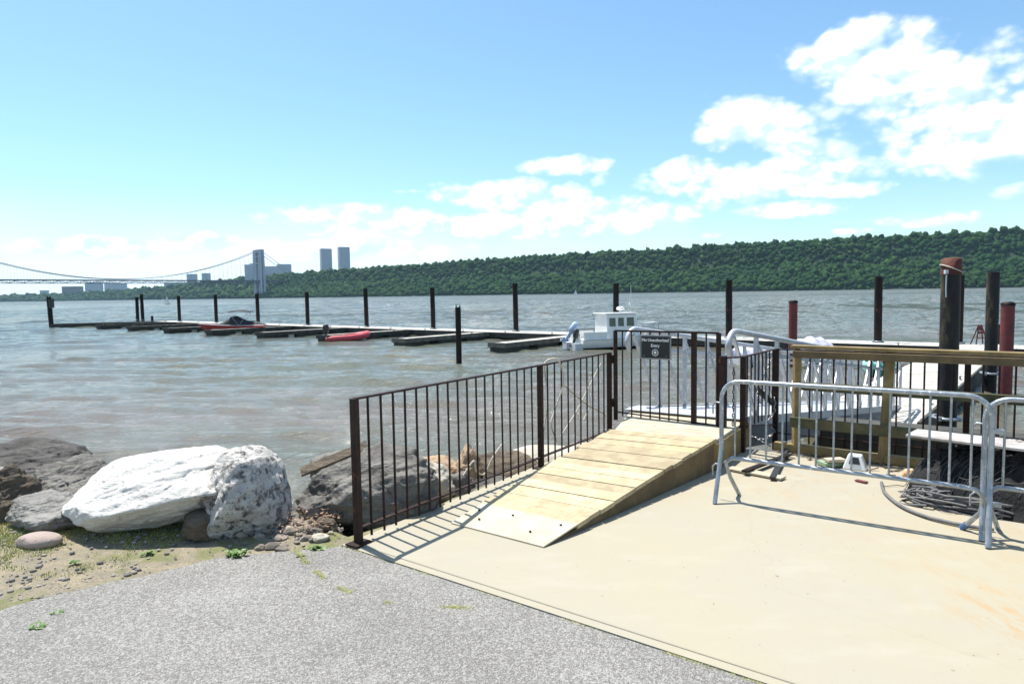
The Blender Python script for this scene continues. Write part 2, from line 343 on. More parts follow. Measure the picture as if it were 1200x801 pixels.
def mat_slab():
    m = bpy.data.materials.new('weathered_concrete'); m.use_nodes = True; t = m.node_tree; b = t.nodes['Principled BSDF']; g = NT(t)
    tc = g.n('ShaderNodeTexCoord'); v = tc.outputs['Object']
    c = g.mix(g.ramp(g.noise(v, .8, 6, .6), .35, .65), (.345, .310, .222), (.332, .305, .238))
    c = g.mix(g.m('MULTIPLY', g.ramp(g.noise(v, 260, 3, .7), .38, .68), .35), c, (.235, .21, .165))
    c = g.mix(g.m('MULTIPLY', g.ramp(g.noise(g.mapping(v, (1, 2.2, 1), (0, 0, -.65)), 1.6, 8, .65), .48, .72), .30), c, (.38, .355, .30))
    c = g.mix(g.m('MULTIPLY', g.ramp(g.noise(v, 5, 6, .7), .62, .78), .5), c, (.26, .215, .155))
    # rust: strongest towards the far right edge of the pad
    sx = g.n('ShaderNodeSeparateXYZ'); g.put(sx.inputs[0], v)
    r1 = g.m('SUBTRACT', 1.0, g.m('ADD', g.m('ABSOLUTE', g.m('MULTIPLY', g.m('SUBTRACT', sx.outputs[0], 2.72), 3.0)), g.m('ABSOLUTE', g.m('MULTIPLY', g.m('SUBTRACT', sx.outputs[1], 3.55), 1.7))))
    k = g.m('ADD', g.ramp(r1, -.6, 1.0, 0, .8), g.m('MULTIPLY', g.ramp(g.m('ADD', sx.outputs[0], g.m('MULTIPLY', sx.outputs[1], .3)), 2.2, 4.6), .22))
    k = g.m('MULTIPLY', k, g.ramp(g.noise(g.mapping(v, (2.2, .8, 1), (0, 0, .2)), 3.4, 9, .75), .44, .62))
    c = g.mix(k, c, (.36, .235, .11))
    c = g.mix(g.m('MULTIPLY', g.ramp(g.noise(v, 24, 2, .5), .72, .76), .7), c, (.13, .10, .075))
    cr = g.n('ShaderNodeTexVoronoi'); cr.feature = 'DISTANCE_TO_EDGE'; cr.inputs['Scale'].default_value = .42
    va = g.n('ShaderNodeVectorMath', operation='ADD'); nc = g.n('ShaderNodeTexNoise'); nc.inputs['Scale'].default_value = 3.0; g.put(nc.inputs['Vector'], v)
    vs_ = g.n('ShaderNodeVectorMath', operation='SCALE'); g.put(vs_.inputs[0], nc.outputs['Color']); vs_.inputs['Scale'].default_value = .35
    g.put(va.inputs[0], v); g.put(va.inputs[1], vs_.outputs[0]); g.put(cr.inputs['Vector'], va.outputs[0])
    c = g.mix(g.m('MULTIPLY', g.m('MULTIPLY', g.ramp(cr.outputs['Distance'], .0035, .001), g.ramp(g.noise(v, .7, 2, .5), .48, .56)), .10), c, (.15, .12, .09))
    g.put(b.inputs['Base Color'], c); b.inputs['Roughness'].default_value = .85
    bn = g.n('ShaderNodeBump'); bn.inputs['Strength'].default_value = .5; bn.inputs['Distance'].default_value = .004
    g.put(bn.inputs['Height'], g.noise(v, 170, 4, .7)); g.put(b.inputs['Normal'], bn.outputs[0]); return m
M['slab'] = mat_slab()
def mat_ground():
    m = bpy.data.materials.new('sandy_ground'); m.use_nodes = True; t = m.node_tree; b = t.nodes['Principled BSDF']; g = NT(t)
    tc = g.n('ShaderNodeTexCoord'); v = tc.outputs['Object']
    c = g.mix(g.ramp(g.noise(v, 5, 8, .7), .35, .62), (.36, .30, .20), (.26, .225, .16))
    c = g.mix(g.ramp(g.noise(v, 60, 4, .7), .50, .68), c, (.14, .13, .12))
    c = g.mix(g.m('MULTIPLY', g.ramp(g.noise(v, 2.6, 6, .7), .50, .60), .7), c, (.16, .18, .05))
    sx = g.n('ShaderNodeSeparateXYZ'); g.put(sx.inputs[0], v)
    c = g.mix(g.ramp(sx.outputs[2], -.15, -1.1), c, (.10, .085, .06))
    g.put(b.inputs['Base Color'], c); b.inputs['Roughness'].default_value = .95
    bn = g.n('ShaderNodeBump'); bn.inputs['Strength'].default_value = 1; bn.inputs['Distance'].default_value = .03
    g.put(bn.inputs['Height'], g.noise(v, 38, 6, .7)); g.put(b.inputs['Normal'], bn.outputs[0]); return m
M['ground'] = mat_ground()
def mat_water():
    m = bpy.data.materials.new('river_water'); m.use_nodes = True; t = m.node_tree; b = t.nodes['Principled BSDF']; g = NT(t)
    tc = g.n('ShaderNodeTexCoord'); v = tc.outputs['Object']
    sx = g.n('ShaderNodeSeparateXYZ'); g.put(sx.inputs[0], v)
    pat = g.noise(g.mapping(v, (1, 2.6, 1), (0, 0, .35)), .035, 5, .6)
    shal = g.ramp(sx.outputs[1], 10, 75)          # silt stirred up in the shallows by the bank
    c = g.mix(shal, (.125, .096, .066), (.058, .066, .050))
    c = g.mix(g.ramp(pat, .35, .65), c, (.085, .095, .066))
    caps = g.ramp(g.noise(g.mapping(v, (1, 2.5, 1)), .42, 6, .72), .765, .80)
    caps = g.m('MULTIPLY', caps, g.ramp(sx.outputs[1], 70, 160))
    c = g.mix(caps, c, (.75, .77, .76))
    g.put(b.inputs['Base Color'], c); g.put(b.inputs['Roughness'], g.ramp(sx.outputs[1], 30, 900, .06, .32)); b.inputs['IOR'].default_value = 1.333
    n1 = g.noise(g.mapping(v, (1, 1.9, 1), (0, 0, .25)), 1.15, 4, .6); n2 = g.noise(g.mapping(v, (1, 1.6, 1), (0, 0, -.3)), 5.0, 4, .6); n3 = g.noise(g.mapping(v, (1, 2.4, 1), (0, 0, .2)), .22, 3, .5)
    fs = g.ramp(sx.outputs[1], 35, 125, 0.12, 1.0)
    h = g.m('ADD', g.m('MULTIPLY', g.m('MULTIPLY', n1, .60), fs), g.m('ADD', g.m('MULTIPLY', n2, .075), g.m('MULTIPLY', g.m('MULTIPLY', n3, .9), fs)))
    bn = g.n('ShaderNodeBump'); bn.inputs['Strength'].default_value = 1.0; bn.inputs['Distance'].default_value = 1.0
    g.put(bn.inputs['Height'], h); g.put(b.inputs['Normal'], bn.outputs[0]); return m
M['water'] = mat_water()
def mat_forest(name, a, b2, c3):
    m = bpy.data.materials.new(name); m.use_nodes = True; t = m.node_tree; b = t.nodes['Principled BSDF']; g = NT(t)
    ge = g.n('ShaderNodeNewGeometry'); tc = g.n('ShaderNodeTexCoord')
    c = g.mix(ge.outputs['Random Per Island'], a, b2)
    c = g.mix(g.ramp(g.noise(tc.outputs['Object'], .006, 4, .6), .45, .62), c, c3)
    c = g.mix(g.m('MULTIPLY', g.ramp(g.noise(tc.outputs['Object'], .35, 4, .7), .4, .65), .6), c, tuple(x * .35 for x in a))
    g.put(b.inputs['Base Color'], c); b.inputs['Roughness'].default_value = .9; b.inputs['Specular IOR Level'].default_value = .1
    return m
M['forest'] = mat_forest('broadleaf_wood', (.009, .034, .008), (.036, .082, .014), (.018, .056, .011))
M['hill'] = pm('dark_undergrowth', (.010, .028, .008), (.016, .036, .010), .02, .95)

# ================================================================ SETTING
Dv = Vector((.635, .772, 0)).normalized(); Nv = Vector((Dv.y, -Dv.x, 0)); QB = Vector((8.28, 13.83, 0))
def Q(s, r, z=0.0): return QB + Dv * s + Nv * r + Vector((0, 0, z))
ANG_D = math.atan2(Dv.y, Dv.x)

# slab frame: fence line direction and far-edge direction
FA = Vector((-1.14, 4.86, 0)); FD = Vector((.564, .826, 0)).normalized(); FL = 4.11
HG = FA + FD * FL                                  # gate hinge post (about 1.18, 8.25)
ED = Vector((.80, -.60, 0))                        # far edge, to the right
A0 = FA - ED * .10 + FD * .03
A1 = HG + FD * .42 - ED * .10
A2 = A1 + ED * 9.0
A3 = G(905, 801) + (G(905, 801) - G(400, 637)).normalized() * 7.5
A4 = G(905, 801)
INW = Vector((.604, .797, 0)) * .068
slab_poly = [A0, A1, A2, A3 + INW, A4 + INW, G(400, 637) + INW]
# ground with a bank that falls to the river bed
inl = [(-60, 7.0), (-9, 6.3), (-4.6, 6.05), (-2.6, 5.9), (-1.5, 5.35), (A0.x - .05, A0.y + .15), (A1.x - .1, A1.y), (A1.x, A1.y + .15), (A2.x, A2.y + .2), (40, -25), (60, -60), (-60, -60)]
def sdist(X, Y, poly):
    d = np.full(X.shape, 1e9); ins = np.zeros(X.shape, bool); n = len(poly)
    for i in range(n):
        x0, y0 = poly[i]; x1, y1 = poly[(i + 1) % n]
        t = np.clip(((X - x0) * (x1 - x0) + (Y - y0) * (y1 - y0)) / ((x1 - x0) ** 2 + (y1 - y0) ** 2), 0, 1)
        d = np.minimum(d, np.hypot(X - x0 - t * (x1 - x0), Y - y0 - t * (y1 - y0)))
        c = ((y0 > Y) != (y1 > Y)); xi = (x1 - x0) * (Y - y0) / (y1 - y0 + 1e-12) + x0; ins ^= c & (X < xi)
    return np.where(ins, -d, d)
def grid_mesh(xs, ys, fn):
    X, Y = np.meshgrid(xs, ys); Z = fn(X, Y); V = np.stack([X, Y, Z], -1).reshape(-1, 3); nx, ny = len(xs), len(ys)
    i = np.arange(nx - 1); j = np.arange(ny - 1); I, J = np.meshgrid(i, j); a = (J * nx + I).ravel()
    return V, np.stack([a, a + 1, a + nx + 1, a + nx], -1)
def hfun(X, Y):
    d = sdist(X, Y, inl)
    w = .03 * np.sin(X * 3.1 + 1) * np.sin(Y * 2.7) + .02 * np.sin(X * 7.7) * np.cos(Y * 6.1)
    out = -.06 - .62 * np.clip(d, 0, 5.5) ** 1.05 + w * np.clip(d, 0, 1) * 2
    lft = np.clip((-1.35 - X) / .4, 0, 1) * np.clip((Y - 3.5) / .6, 0, 1)      # dirt verge, only left of the paving
    return np.where(d > 0, out, -.035 + w * .25 * lft)
xs = np.concatenate([np.linspace(-60, -10, 26), np.arange(-9.8, 9.0, .12), np.linspace(9.2, 60, 26)])
ys = np.concatenate([np.linspace(-60, 0, 14), np.arange(.3, 16.0, .12), np.linspace(16.3, 22, 6)])
V, Fc = grid_mesh(xs, ys, hfun)
tag(raw_mesh('ground', V, Fc, M['ground'], smooth=True), kind='structure')
# river bed sheet under everything
V = np.array([(-9000, -400, -4.2), (9000, -400, -4.2), (9000, 9000, -4.2), (-9000, 9000, -4.2)]); 
tag(raw_mesh('river_bed', V, [[0, 1, 2, 3]], M['ground']), kind='structure')
# water surface: real wavelets near, flat far
def waves(X, Y):
    rng = np.random.RandomState(5); Z = np.zeros(X.shape)
    for i in range(46):
        L = .32 * (1.115 ** i) * .9
        if L > 6: break
        th = 1.42 + rng.normal(0, .33); k = 2 * PI / L; a = .0062 * L ** 1.12 * (1.6 if .7 < L < 2.6 else .8)
        ph = rng.uniform(0, 2 * PI); c = X * math.cos(th) * k + Y * math.sin(th) * k + ph + .6 * np.sin(X * .21 * k * .3 + i) 
        Z += a * (np.sin(c) + .25 * np.sin(2 * c + 1))
    mod = .75 + .35 * np.sin(X * .11 + Y * .07) * np.sin(Y * .16 - X * .05 + 2)
    return Z * mod
def patch(x0, x1, y0, y1, st):
    def fn(X, Y):
        e = np.minimum.reduce([X - x0, x1 - X, Y - y0, y1 - Y]); f = np.clip(e / (st * 12), 0, 1)
        return ZW + waves(X, Y) * f
    return grid_mesh(np.linspace(x0, x1, int((x1 - x0) / st) + 1), np.linspace(y0, y1, int((y1 - y0) / st) + 1), fn)
parts = [patch(-26, 24, 6, 46, .085), patch(-80, 64, 46, 130, .27), patch(-80, -26, 6, 46, .5), patch(24, 64, 6, 46, .5), patch(-190, 230, 130, 340, .72), patch(-190, -80, 60, 130, .9), patch(64, 230, 60, 130, .9)]
big = 9000
for (x0, x1, y0, y1) in [(-big, -80, 6, 60), (64, big, 6, 60), (-big, -190, 60, 340), (230, big, 60, 340), (-big, big, 340, big), (-big, big, -300, 6)]:
    parts.append((np.array([(x0, y0, ZW), (x1, y0, ZW), (x1, y1, ZW), (x0, y1, ZW)]), np.array([[0, 1, 2, 3]])))
VV = []; FF = []; b = 0
for v, f in parts: VV.append(v); FF.append(f + b); b += len(v)
tag(raw_mesh('river', np.concatenate(VV), np.concatenate(FF), M['water'], smooth=True), kind='structure')

# concrete pad, its tooled border strip and the asphalt apron
mb = MB(); mb.prism([(p.x, p.y) for p in slab_poly], -1.9, 0.0)
tag(mb.build('concrete_pad', M['slab'], bevel=.012), kind='structure')
e0 = G(400, 637); e1 = A3; dn = Vector((-.60, -.80, 0))
mb = MB(); w0 = e0 + INW * .95; w1 = e1 + INW * .95
mb.prism([(w0.x, w0.y), (w1.x, w1.y), (w1.x + dn.x * .062, w1.y + dn.y * .062), (w0.x + dn.x * .062, w0.y + dn.y * .062)], -.3, -.006)
tag(mb.build('kerb_strip', M['slab']), kind='structure')
kb = dn * .003
ap = [G(-300, 765), G(-120, 738), G(0, 712), G(45, 700), G(90, 690), G(135, 678), G(180, 671), G(215, 661), G(250, 653), G(300, 646), G(350, 641), G(385, 639)]
ap = [Vector((p.x + random.uniform(-.015, .015), p.y + random.uniform(-.02, .02), 0)) for p in ap]
ap = [Vector((-30, -1.0, 0))] + ap + [e0 + kb, e1 + kb, Vector((25, -18, 0)), Vector((-30, -18, 0))]
# densify and roughen the broken left edge
outp = []
for i in range(len(ap)):
    p = ap[i]; q = ap[(i + 1) % len(ap)]; outp.append(p)
    if 1 <= i <= 12:
        n = max(2, int((q - p).length / .05))
        for k in range(1, n):
            c = p.lerp(q, k / n); outp.append(c + Vector((0, 1, 0)) * (noise.noise(c * 6) * .035 + noise.noise(c * 22) * .015))
mb = MB(); mb.prism([(p.x, p.y) for p in outp], -.2, -.012)
tag(mb.build('asphalt', M['asphalt']), kind='structure')
# low earth under the far right beyond the pad
mb = MB(); mb.prism([tuple((A1 + ED * t + Vector((.6, .8, 0)) * s).xy) for t, s in ((1.7, .02), (8, .02), (8, .55), (1.7, .55))], -3.0, -.16)
tag(mb.build('sea_wall', M['timber_green']), 'low dark timber sea wall carrying the black railing beyond the concrete', 'sea wall')

# ---------------------------------------------------------------- far shore: ridge, wood, city, bridge
shore = [(-6800, 5400), (-5200, 5000), (-3600, 4560), (-2600, 4050), (-1900, 3500), (-1350, 2950), (-980, 2570), (-562, 2250), (0, 1960), (619, 1655), (1088, 1455), (1800, 1180), (2600, 900)]
crest_h = [28, 28, 28, 42, 56, 74, 84, 92, 108, 118, 124, 126, 126]     # ground height of the ridge
sh = [Vector((x, y, 0)) for x, y in shore]
def interp(s):
    i = min(int(s), len(sh) - 2); f = s - i
    p = sh[i].lerp(sh[i + 1], f); h = crest_h[i] * (1 - f) + crest_h[i + 1] * f
    a = (sh[min(i + 1, len(sh) - 1)] - sh[i]).normalized(); b = a if i + 2 >= len(sh) else (sh[i + 2] - sh[i + 1]).normalized()
    t = a.lerp(b, f * .5).normalized(); n = Vector((-t.y, t.x, 0)); return p, h, n
def prof(b, h):
    """ridge cross-section: talus, cliff, crest"""
    t = b / 190.0
    if t < 0: return -2.5
    if t < .55: return -1.8 + h * .50 * (t / .55) ** .9
    if t < .85: return -1.8 + h * (.50 + .50 * (1 - (1 - (t - .55) / .3) ** 1.7))
    return -1.8 + h * (1 + .03 * math.sin(b * .02))
ns = 12 * 8; bl = [-6, 0, 30, 60, 90, 115, 130, 145, 160, 180, 220, 300, 460]
V = []; 
for i in range(ns + 1):
    p, h, n = interp(i / 8.0)
    for b_ in bl: q = p + n * b_; V.append((q.x, q.y, prof(b_, h) if b_ > -6 else -4))
nb = len(bl); Fc = [[i * nb + k, (i + 1) * nb + k, (i + 1) * nb + k + 1, i * nb + k + 1] for i in range(ns) for k in range(nb - 1)]
tag(raw_mesh('hills', np.array(V), np.array(Fc)[:, ::-1], M['hill'], smooth=True), kind='structure')

import bmesh
def ico(sub):
    bm = bmesh.new(); bmesh.ops.create_icosphere(bm, subdivisions=sub, radius=1.0)
    V = np.array([v.co[:] for v in bm.verts]); Fc = np.array([[v.index for v in f.verts] for f in bm.faces]); bm.free(); return V, Fc
def crown_variants(sub, n, amp=.55):
    V, Fc = ico(sub); outv = []
    for k in range(n):
        o = Vector((k * 7.3, k * 3.1, k * 5.7)); R = np.array([1 + amp * (noise.noise(Vector(v) * 1.9 + o) + .6 * noise.noise(Vector(v) * 4.5 + o)) for v in V])
        outv.append(V * R[:, None])
    return outv, Fc
def forest(name, s0, s1, step, sub, rad, label, cat):
    vs, Fc = crown_variants(sub, 10); VV = []; FF = []; base = 0; rng = random.Random(11)
    s = s0
    while s < s1:
        i = min(int(s), len(sh) - 2); seg = (sh[i + 1] - sh[i]).length
        p, h, n = interp(s)
        for b_ in list(np.arange(4, 175, step * 1.0)) + [185, 200, 215]:
            bb = b_ + rng.uniform(-.5, .5) * step; q = p + n * bb + Vector((rng.uniform(-.5, .5) * step, 0, 0))
            r = rad * rng.choice((.55, .7, .8, .9, 1.0, 1.15, 1.45)) * rng.uniform(.9, 1.1); z = prof(max(bb, 1), h) + r * rng.uniform(.1, 1.0)
            if rng.random() < .08: z += r * .6
            v = vs[rng.randrange(10)]; an = rng.uniform(0, 6.28); c, s_ = math.cos(an), math.sin(an)
            w = np.stack([v[:, 0] * c - v[:, 1] * s_, v[:, 0] * s_ + v[:, 1] * c, v[:, 2] * rng.uniform(.85, 1.25)], -1) * r + np.array([q.x, q.y, z])
            VV.append(w); FF.append(Fc + base); base += len(v)
        s += step * rng.uniform(.85, 1.15) / seg
    o = raw_mesh(name, np.concatenate(VV), np.concatenate(FF), M['forest'], smooth=False)
    o.data.polygons.foreach_set('use_smooth', np.ones(len(o.data.polygons), bool))
    return tag(o, label, cat, kind='stuff')
forest('wooded_ridge', 5.6, 11.3, 8.0, 2, 5.6, 'dense green broadleaf wood covering the long ridge across the river', 'forest')
forest('distant_wood', .6, 5.6, 20, 1, 10, 'hazy blue-green trees on the distant bank under the bridge', 'forest')

# buildings
def building(px, ptop, Y, w, d, label, rz=0.0, mat='bldg', floors=12, bays=6, name='apartment_tower', base=None, roofbox=False):
    t = at(px, ptop, Y); zb = base if base is not None else -1
    e = empty(name, (t.x, t.y, zb), label, 'building', 'buildings on the far bank', 0)
    H = t.z; mb = MB(); mb.box((t.x, t.y, (H + zb) / 2), (w, d, H - zb), rz); mb.build('wall', M[mat], e)
    if roofbox:
        mb = MB(); mb.box((t.x, t.y, H + 3), (w * .4, d * .4, 6), rz); mb.build('roof_plant', M[mat], e)
    return e
building(381.5, 291.5, 2700, 42, 30, 'left one of the two tall pale towers rising behind the wooded ridge', .45, floors=34, bays=5, base=60)
building(402.5, 289.5, 2700, 42, 30, 'right and slightly taller of the two pale towers behind the wooded ridge', .45, floors=34, bays=5, base=60)
building(296, 310, 2900, 60, 30, 'broad pale apartment block directly behind the left side of the bridge tower', .2, floors=16, bays=9, base=60, roofbox=True)
building(333, 309.5, 2920, 55, 30, 'stepped pale apartment block just right of the bridge tower', .2, floors=16, bays=8, base=60)
building(317, 312, 3000, 70, 30, 'low pale block filling the gap behind the bridge tower legs', .2, floors=14, bays=9, base=60)
building(225, 321, 3600, 48, 30, 'squat tower above the bridge deck, left of a matching pair', .3, floors=14, bays=5, base=50)
building(241.5, 320, 3600, 40, 30, 'squat tower above the bridge deck, right of a matching pair', .3, floors=14, bays=5, base=50)
building(110, 330.5, 4300, 92, 40, 'tall wide hazy slab seen below the bridge deck at left', .3, floors=20, bays=9, base=5)
building(129, 331, 4400, 60, 40, 'hazy slab next right of the widest slab below the bridge', .3, floors=20, bays=6, base=5)
building(142, 331.5, 4400, 60, 40, 'hazy slab with flat roof, rightmost of three below the bridge', .3, floors=18, bays=6, base=5)
building(85, 335.5, 4300, 104, 50, 'long low dark office block on the far bank at left', .2, mat='bldg_brown', floors=10, bays=9, base=2)
building(19, 346.5, 4700, 90, 40, 'low dark block on the far bank near the left edge', .2, mat='bldg_brown', floors=5, bays=9, base=-1)
building(52, 340, 4700, 46, 30, 'small pale block on the hill between the low dark block and the long office block', .2, floors=5, bays=5, base=10)
building(206, 331, 3700, 110, 30, 'long low pale block on the slope just under the bridge deck', .3, floors=5, bays=12, base=40)
# small pale waterside houses
rng = random.Random(3)
desc = ['white', 'cream', 'grey', 'pale']
spots = [(143, 351, 3900, 30, 6), (160, 352, 3800, 44, 7), (172, 350, 3700, 26, 7), (215, 351, 3300, 24, 7), (218, 346, 3400, 18, 8), (96, 351, 4300, 40, 7), (60, 352.5, 4500, 30, 6)]
lab = ['low pale waterside shed left of the far marina', 'long white ferry shed on the far waterline', 'small grey boathouse on the far bank right of the ferry shed', 'cream waterside house below the squat pair of towers', 'small pale house up the slope from the cream waterside house',
       'long low warehouse on the far waterline under the wide slab', 'tiny pale shed on the far waterline left of the warehouse']
for (px, py, Y, w, h), l in zip(spots, lab):
    p = at(px, py, Y); e = empty('waterside_house', (p.x, p.y, -1), l, 'building', 'waterside buildings on the far bank')
    MB().box((p.x, p.y, h / 2 - 1), (w, 14, h)).build('wall', M['white'], e)
    r = MB(); x0, x1 = p.x - w / 2 - 1, p.x + w / 2 + 1; r.add([(x0, p.y - 8, h - 1.05), (x1, p.y - 8, h - 1.05), (x1, p.y + 8, h - 1.05), (x0, p.y + 8, h - 1.05), (x0, p.y, h + 2.5), (x1, p.y, h + 2.5)], [(0, 1, 5, 4), (2, 3, 4, 5), (1, 2, 5), (3, 0, 4), (3, 2, 1, 0)]); r.build('roof', M['bldg_brown'], e)

# suspension bridge
TN = at(305, 350, 2572); TN = Vector((TN.x, TN.y, 0)); TS = Vector((-1600, 1868, 0))
bd = (TS - TN).normalized(); bn_ = Vector((-bd.y, bd.x, 0)); span = (TS - TN).length
br = empty('suspension_bridge', (TN.x, TN.y, ZW), 'grey suspension bridge with lattice tower crossing the river in the haze', 'bridge')
DECK = 63.0; TOPZ = 178.0
def tower(c):
    mb = MB()
    for sd in (-1, 1):
        for k in (-1, 1):
            mb.beam(c + bn_ * sd * 28 + bd * k * 7 + Vector((0, 0, ZW - 1)), c + bn_ * sd * 26 + bd * k * 5 + Vector((0, 0, TOPZ)), 6.0, 6.0)
            mb.beam(c + bn_ * sd * 14 + bd * k * 7 + Vector((0, 0, ZW - 1)), c + bn_ * sd * 14 + bd * k * 5 + Vector((0, 0, TOPZ)), 5.0, 5.0)
        z = 4
        while z < TOPZ - 12:
            for k in (-1, 1):
                mb.beam(c + bn_ * sd * 27.5 + bd * k * 6 + Vector((0, 0, z)), c + bn_ * sd * 14 + bd * k * 6 + Vector((0, 0, z + 14)), 2.6, 2.6)
                mb.beam(c + bn_ * sd * 14 + bd * k * 6 + Vector((0, 0, z)), c + bn_ * sd * 27.5 + bd * k * 6 + Vector((0, 0, z + 14)), 2.6, 2.6)
                mb.beam(c + bn_ * sd * 27.5 + bd * k * 6 + Vector((0, 0, z)), c + bn_ * sd * 14 + bd * k * 6 + Vector((0, 0, z)), 3, 3)
            mb.beam(c + bn_ * sd * 14 - bd * 6 + Vector((0, 0, z)), c + bn_ * sd * 14 + bd * 6 + Vector((0, 0, z + 14)), 1.4, 1.4)
            z += 14
    for zz in (TOPZ, TOPZ - 7): mb.beam(c - bn_ * 29 + Vector((0, 0, zz)), c + bn_ * 29 + Vector((0, 0, zz)), 15, 3)
    for zz in (TOPZ - 26, DECK - 6): mb.beam(c - bn_ * 27 + Vector((0, 0, zz)), c + bn_ * 27 + Vector((0, 0, zz)), 13, 3)
    # arches: a portal under the top strut and one above the deck
    for zb, rr in ((TOPZ - 28, 9), (DECK + 62, 9)):
        for k in (-1, 1):
            pts = arc(c + bd * k * 6 + Vector((0, 0, zb - 9)), 13, 0, PI, 10, bn_, Vector((0, 0, 1)))
            mb.tube(pts, 2.2, 6)
    mb.beam(c - bn_ * 15 + Vector((0, 0, TOPZ - 14)), c + bn_ * 15 + Vector((0, 0, TOPZ - 4)), 12, 1.5); mb.beam(c - bn_ * 15 + Vector((0, 0, TOPZ - 4)), c + bn_ * 15 + Vector((0, 0, TOPZ - 14)), 12, 1.5)
    o = mb.build('tower', M['towersteel'], br)
    pb = MB(); pb.box(c + Vector((0, 0, 0)), (30, 70, 9), math.atan2(bd.y, bd.x)); pb.build('pier', M['bldg'], br); return o
tower(TN); tower(TS)
P0 = TN - bd * 185 ; P1 = TS + bd * 100
mb = MB(); mb.beam(P0 + Vector((0, 0, DECK)), P1 + Vector((0, 0, DECK)), 36, 1.8); mb.beam(P0 + Vector((0, 0, DECK - 8.6)), P1 + Vector((0, 0, DECK - 8.6)), 33, 1.5)
mb.build('deck', M['steel_dark'], br)
mb = MB(); L = (P1 - P0).length; n = int(L / 18)
for sd in (-1, 1):
    for i in range(n):
        a = P0 + bd * (L * i / n) + bn_ * sd * 16.6; b2 = P0 + bd * (L * (i + 1) / n) + bn_ * sd * 16.6
        mb.beam(a + Vector((0, 0, DECK - 8)), b2 + Vector((0, 0, DECK - 1)), .9, .9) if i % 2 else mb.beam(a + Vector((0, 0, DECK - 1)), b2 + Vector((0, 0, DECK - 8)), .9, .9)
        mb.beam(a + Vector((0, 0, DECK - 8)), a + Vector((0, 0, DECK)), .8, .8)
    mb.beam(P0 + bn_ * sd * 17.5 + Vector((0, 0, DECK + 2)), P1 + bn_ * sd * 17.5 + Vector((0, 0, DECK + 2)), .5, 1.2)
mb.build('truss', M['steel_dark'], br)
def cz(t): return DECK + 5 + (TOPZ - DECK - 5) * (2 * t - 1) ** 2
for sd in (-1, 1):
    pts = [TN - bd * 175 + bn_ * sd * 16 + Vector((0, 0, DECK + 2)), TN - bd * 90 + bn_ * sd * 16 + Vector((0, 0, DECK + 53)), TN + bn_ * sd * 16 + Vector((0, 0, TOPZ))]
    pts += [TN + bd * (span * i / 40) + bn_ * sd * 16 + Vector((0, 0, cz(i / 40))) for i in range(1, 41)]
    pts += [TS + bd * 100 + bn_ * sd * 16 + Vector((0, 0, TOPZ - 60))]
    MB().tube(pts, 1.15, 6).build('main_cable', M['steel'], br)
    for i in range(1, 60):
        if cz(i / 60) - DECK < 7: continue
        a = TN + bd * (span * i / 60) + bn_ * sd * 16
        MB().tube([a + Vector((0, 0, DECK)), a + Vector((0, 0, cz(i / 60)))], .26, 4).build('suspender', M['steel'], br)

# haze over river, ridge and city
hz = bpy.data.materials.new('river_haze'); hz.use_nodes = True; t = hz.node_tree; t.nodes.clear()
pv = t.nodes.new('ShaderNodeVolumePrincipled'); pv.inputs['Color'].default_value = (.50, .76, 1.0, 1); pv.inputs['Density'].default_value = .000035; pv.inputs['Anisotropy'].default_value = 0.2
ou = t.nodes.new('ShaderNodeOutputMaterial'); t.links.new(pv.outputs[0], ou.inputs['Volume'])
mb = MB(); mb.box((0, 3700, 125), (17600, 8600, 262)); hb = mb.build('haze', hz); tag(hb, kind='stuff')

# ================================================================ THE MARINA
def deck_planks(mb, s0, s1, r0, r1, z, step=.16, along='s', gap=.008, th=.04):
    a = s0 if along == 's' else r0; e = s1 if along == 's' else r1
    n = max(1, int(round((e - a) / step))); st = (e - a) / n
    for i in range(n):
        c0 = a + i * st; c1 = c0 + st - gap; j = random.uniform(-.004, .004)
        if along == 's': pts = [Q(c0, r0), Q(c1, r0), Q(c1, r1), Q(c0, r1)]
        else: pts = [Q(s0, c0), Q(s1, c0), Q(s1, c1), Q(s0, c1)]
        mb.prism([(p.x, p.y) for p in pts], z - th, z + j)
def qbox(mb, s0, s1, r0, r1, z0, z1): mb.prism([tuple(Q(s, r).xy) for s, r in ((s0, r0), (s1, r0), (s1, r1), (s0, r1))], z0, z1)
def cleat(parent, s, r, z):
    mb = MB(); c = Q(s, r, z); mb.beam(c - Dv * .14 + Vector((0, 0, .09)), c + Dv * .14 + Vector((0, 0, .09)), .035, .03)
    mb.box(c + Dv * .04 + Vector((0, 0, .04)), (.03, .03, .08), ANG_D); mb.box(c - Dv * .04 + Vector((0, 0, .04)), (.03, .03, .08), ANG_D); mb.build('cleat', M['alu_dull_shade'], parent)
# main walkway
wk = empty('walkway_dock', Q(11, -1.1, ZW), 'bleached plank floating walkway running out from the gangway foot', 'dock')
mb = MB(); deck_planks(mb, 0, 21.7, -2.2, 0, DZ); mb.build('deck', M['deck'], wk)
mb = MB(); qbox(mb, .02, 21.7, -2.23, -2.19, DZ - .5, DZ - .0); qbox(mb, .02, 21.7, -.01, .05, DZ - .45, DZ + .04); qbox(mb, 0, .05, -2.15, -.05, DZ - .45, DZ - .06); mb.build('side_beam', M['float'], wk)
for k in range(5):
    mb = MB(); qbox(mb, .5 + k * 4.2, 3.2 + k * 4.2, -2.0, -.2, ZW - .35, DZ - .09); mb.build('float', M['float'], wk)
for s_ in (3, 8.5, 14, 19): cleat(wk, s_, -.18, DZ); cleat(wk, s_ + .8, -2.05, DZ)
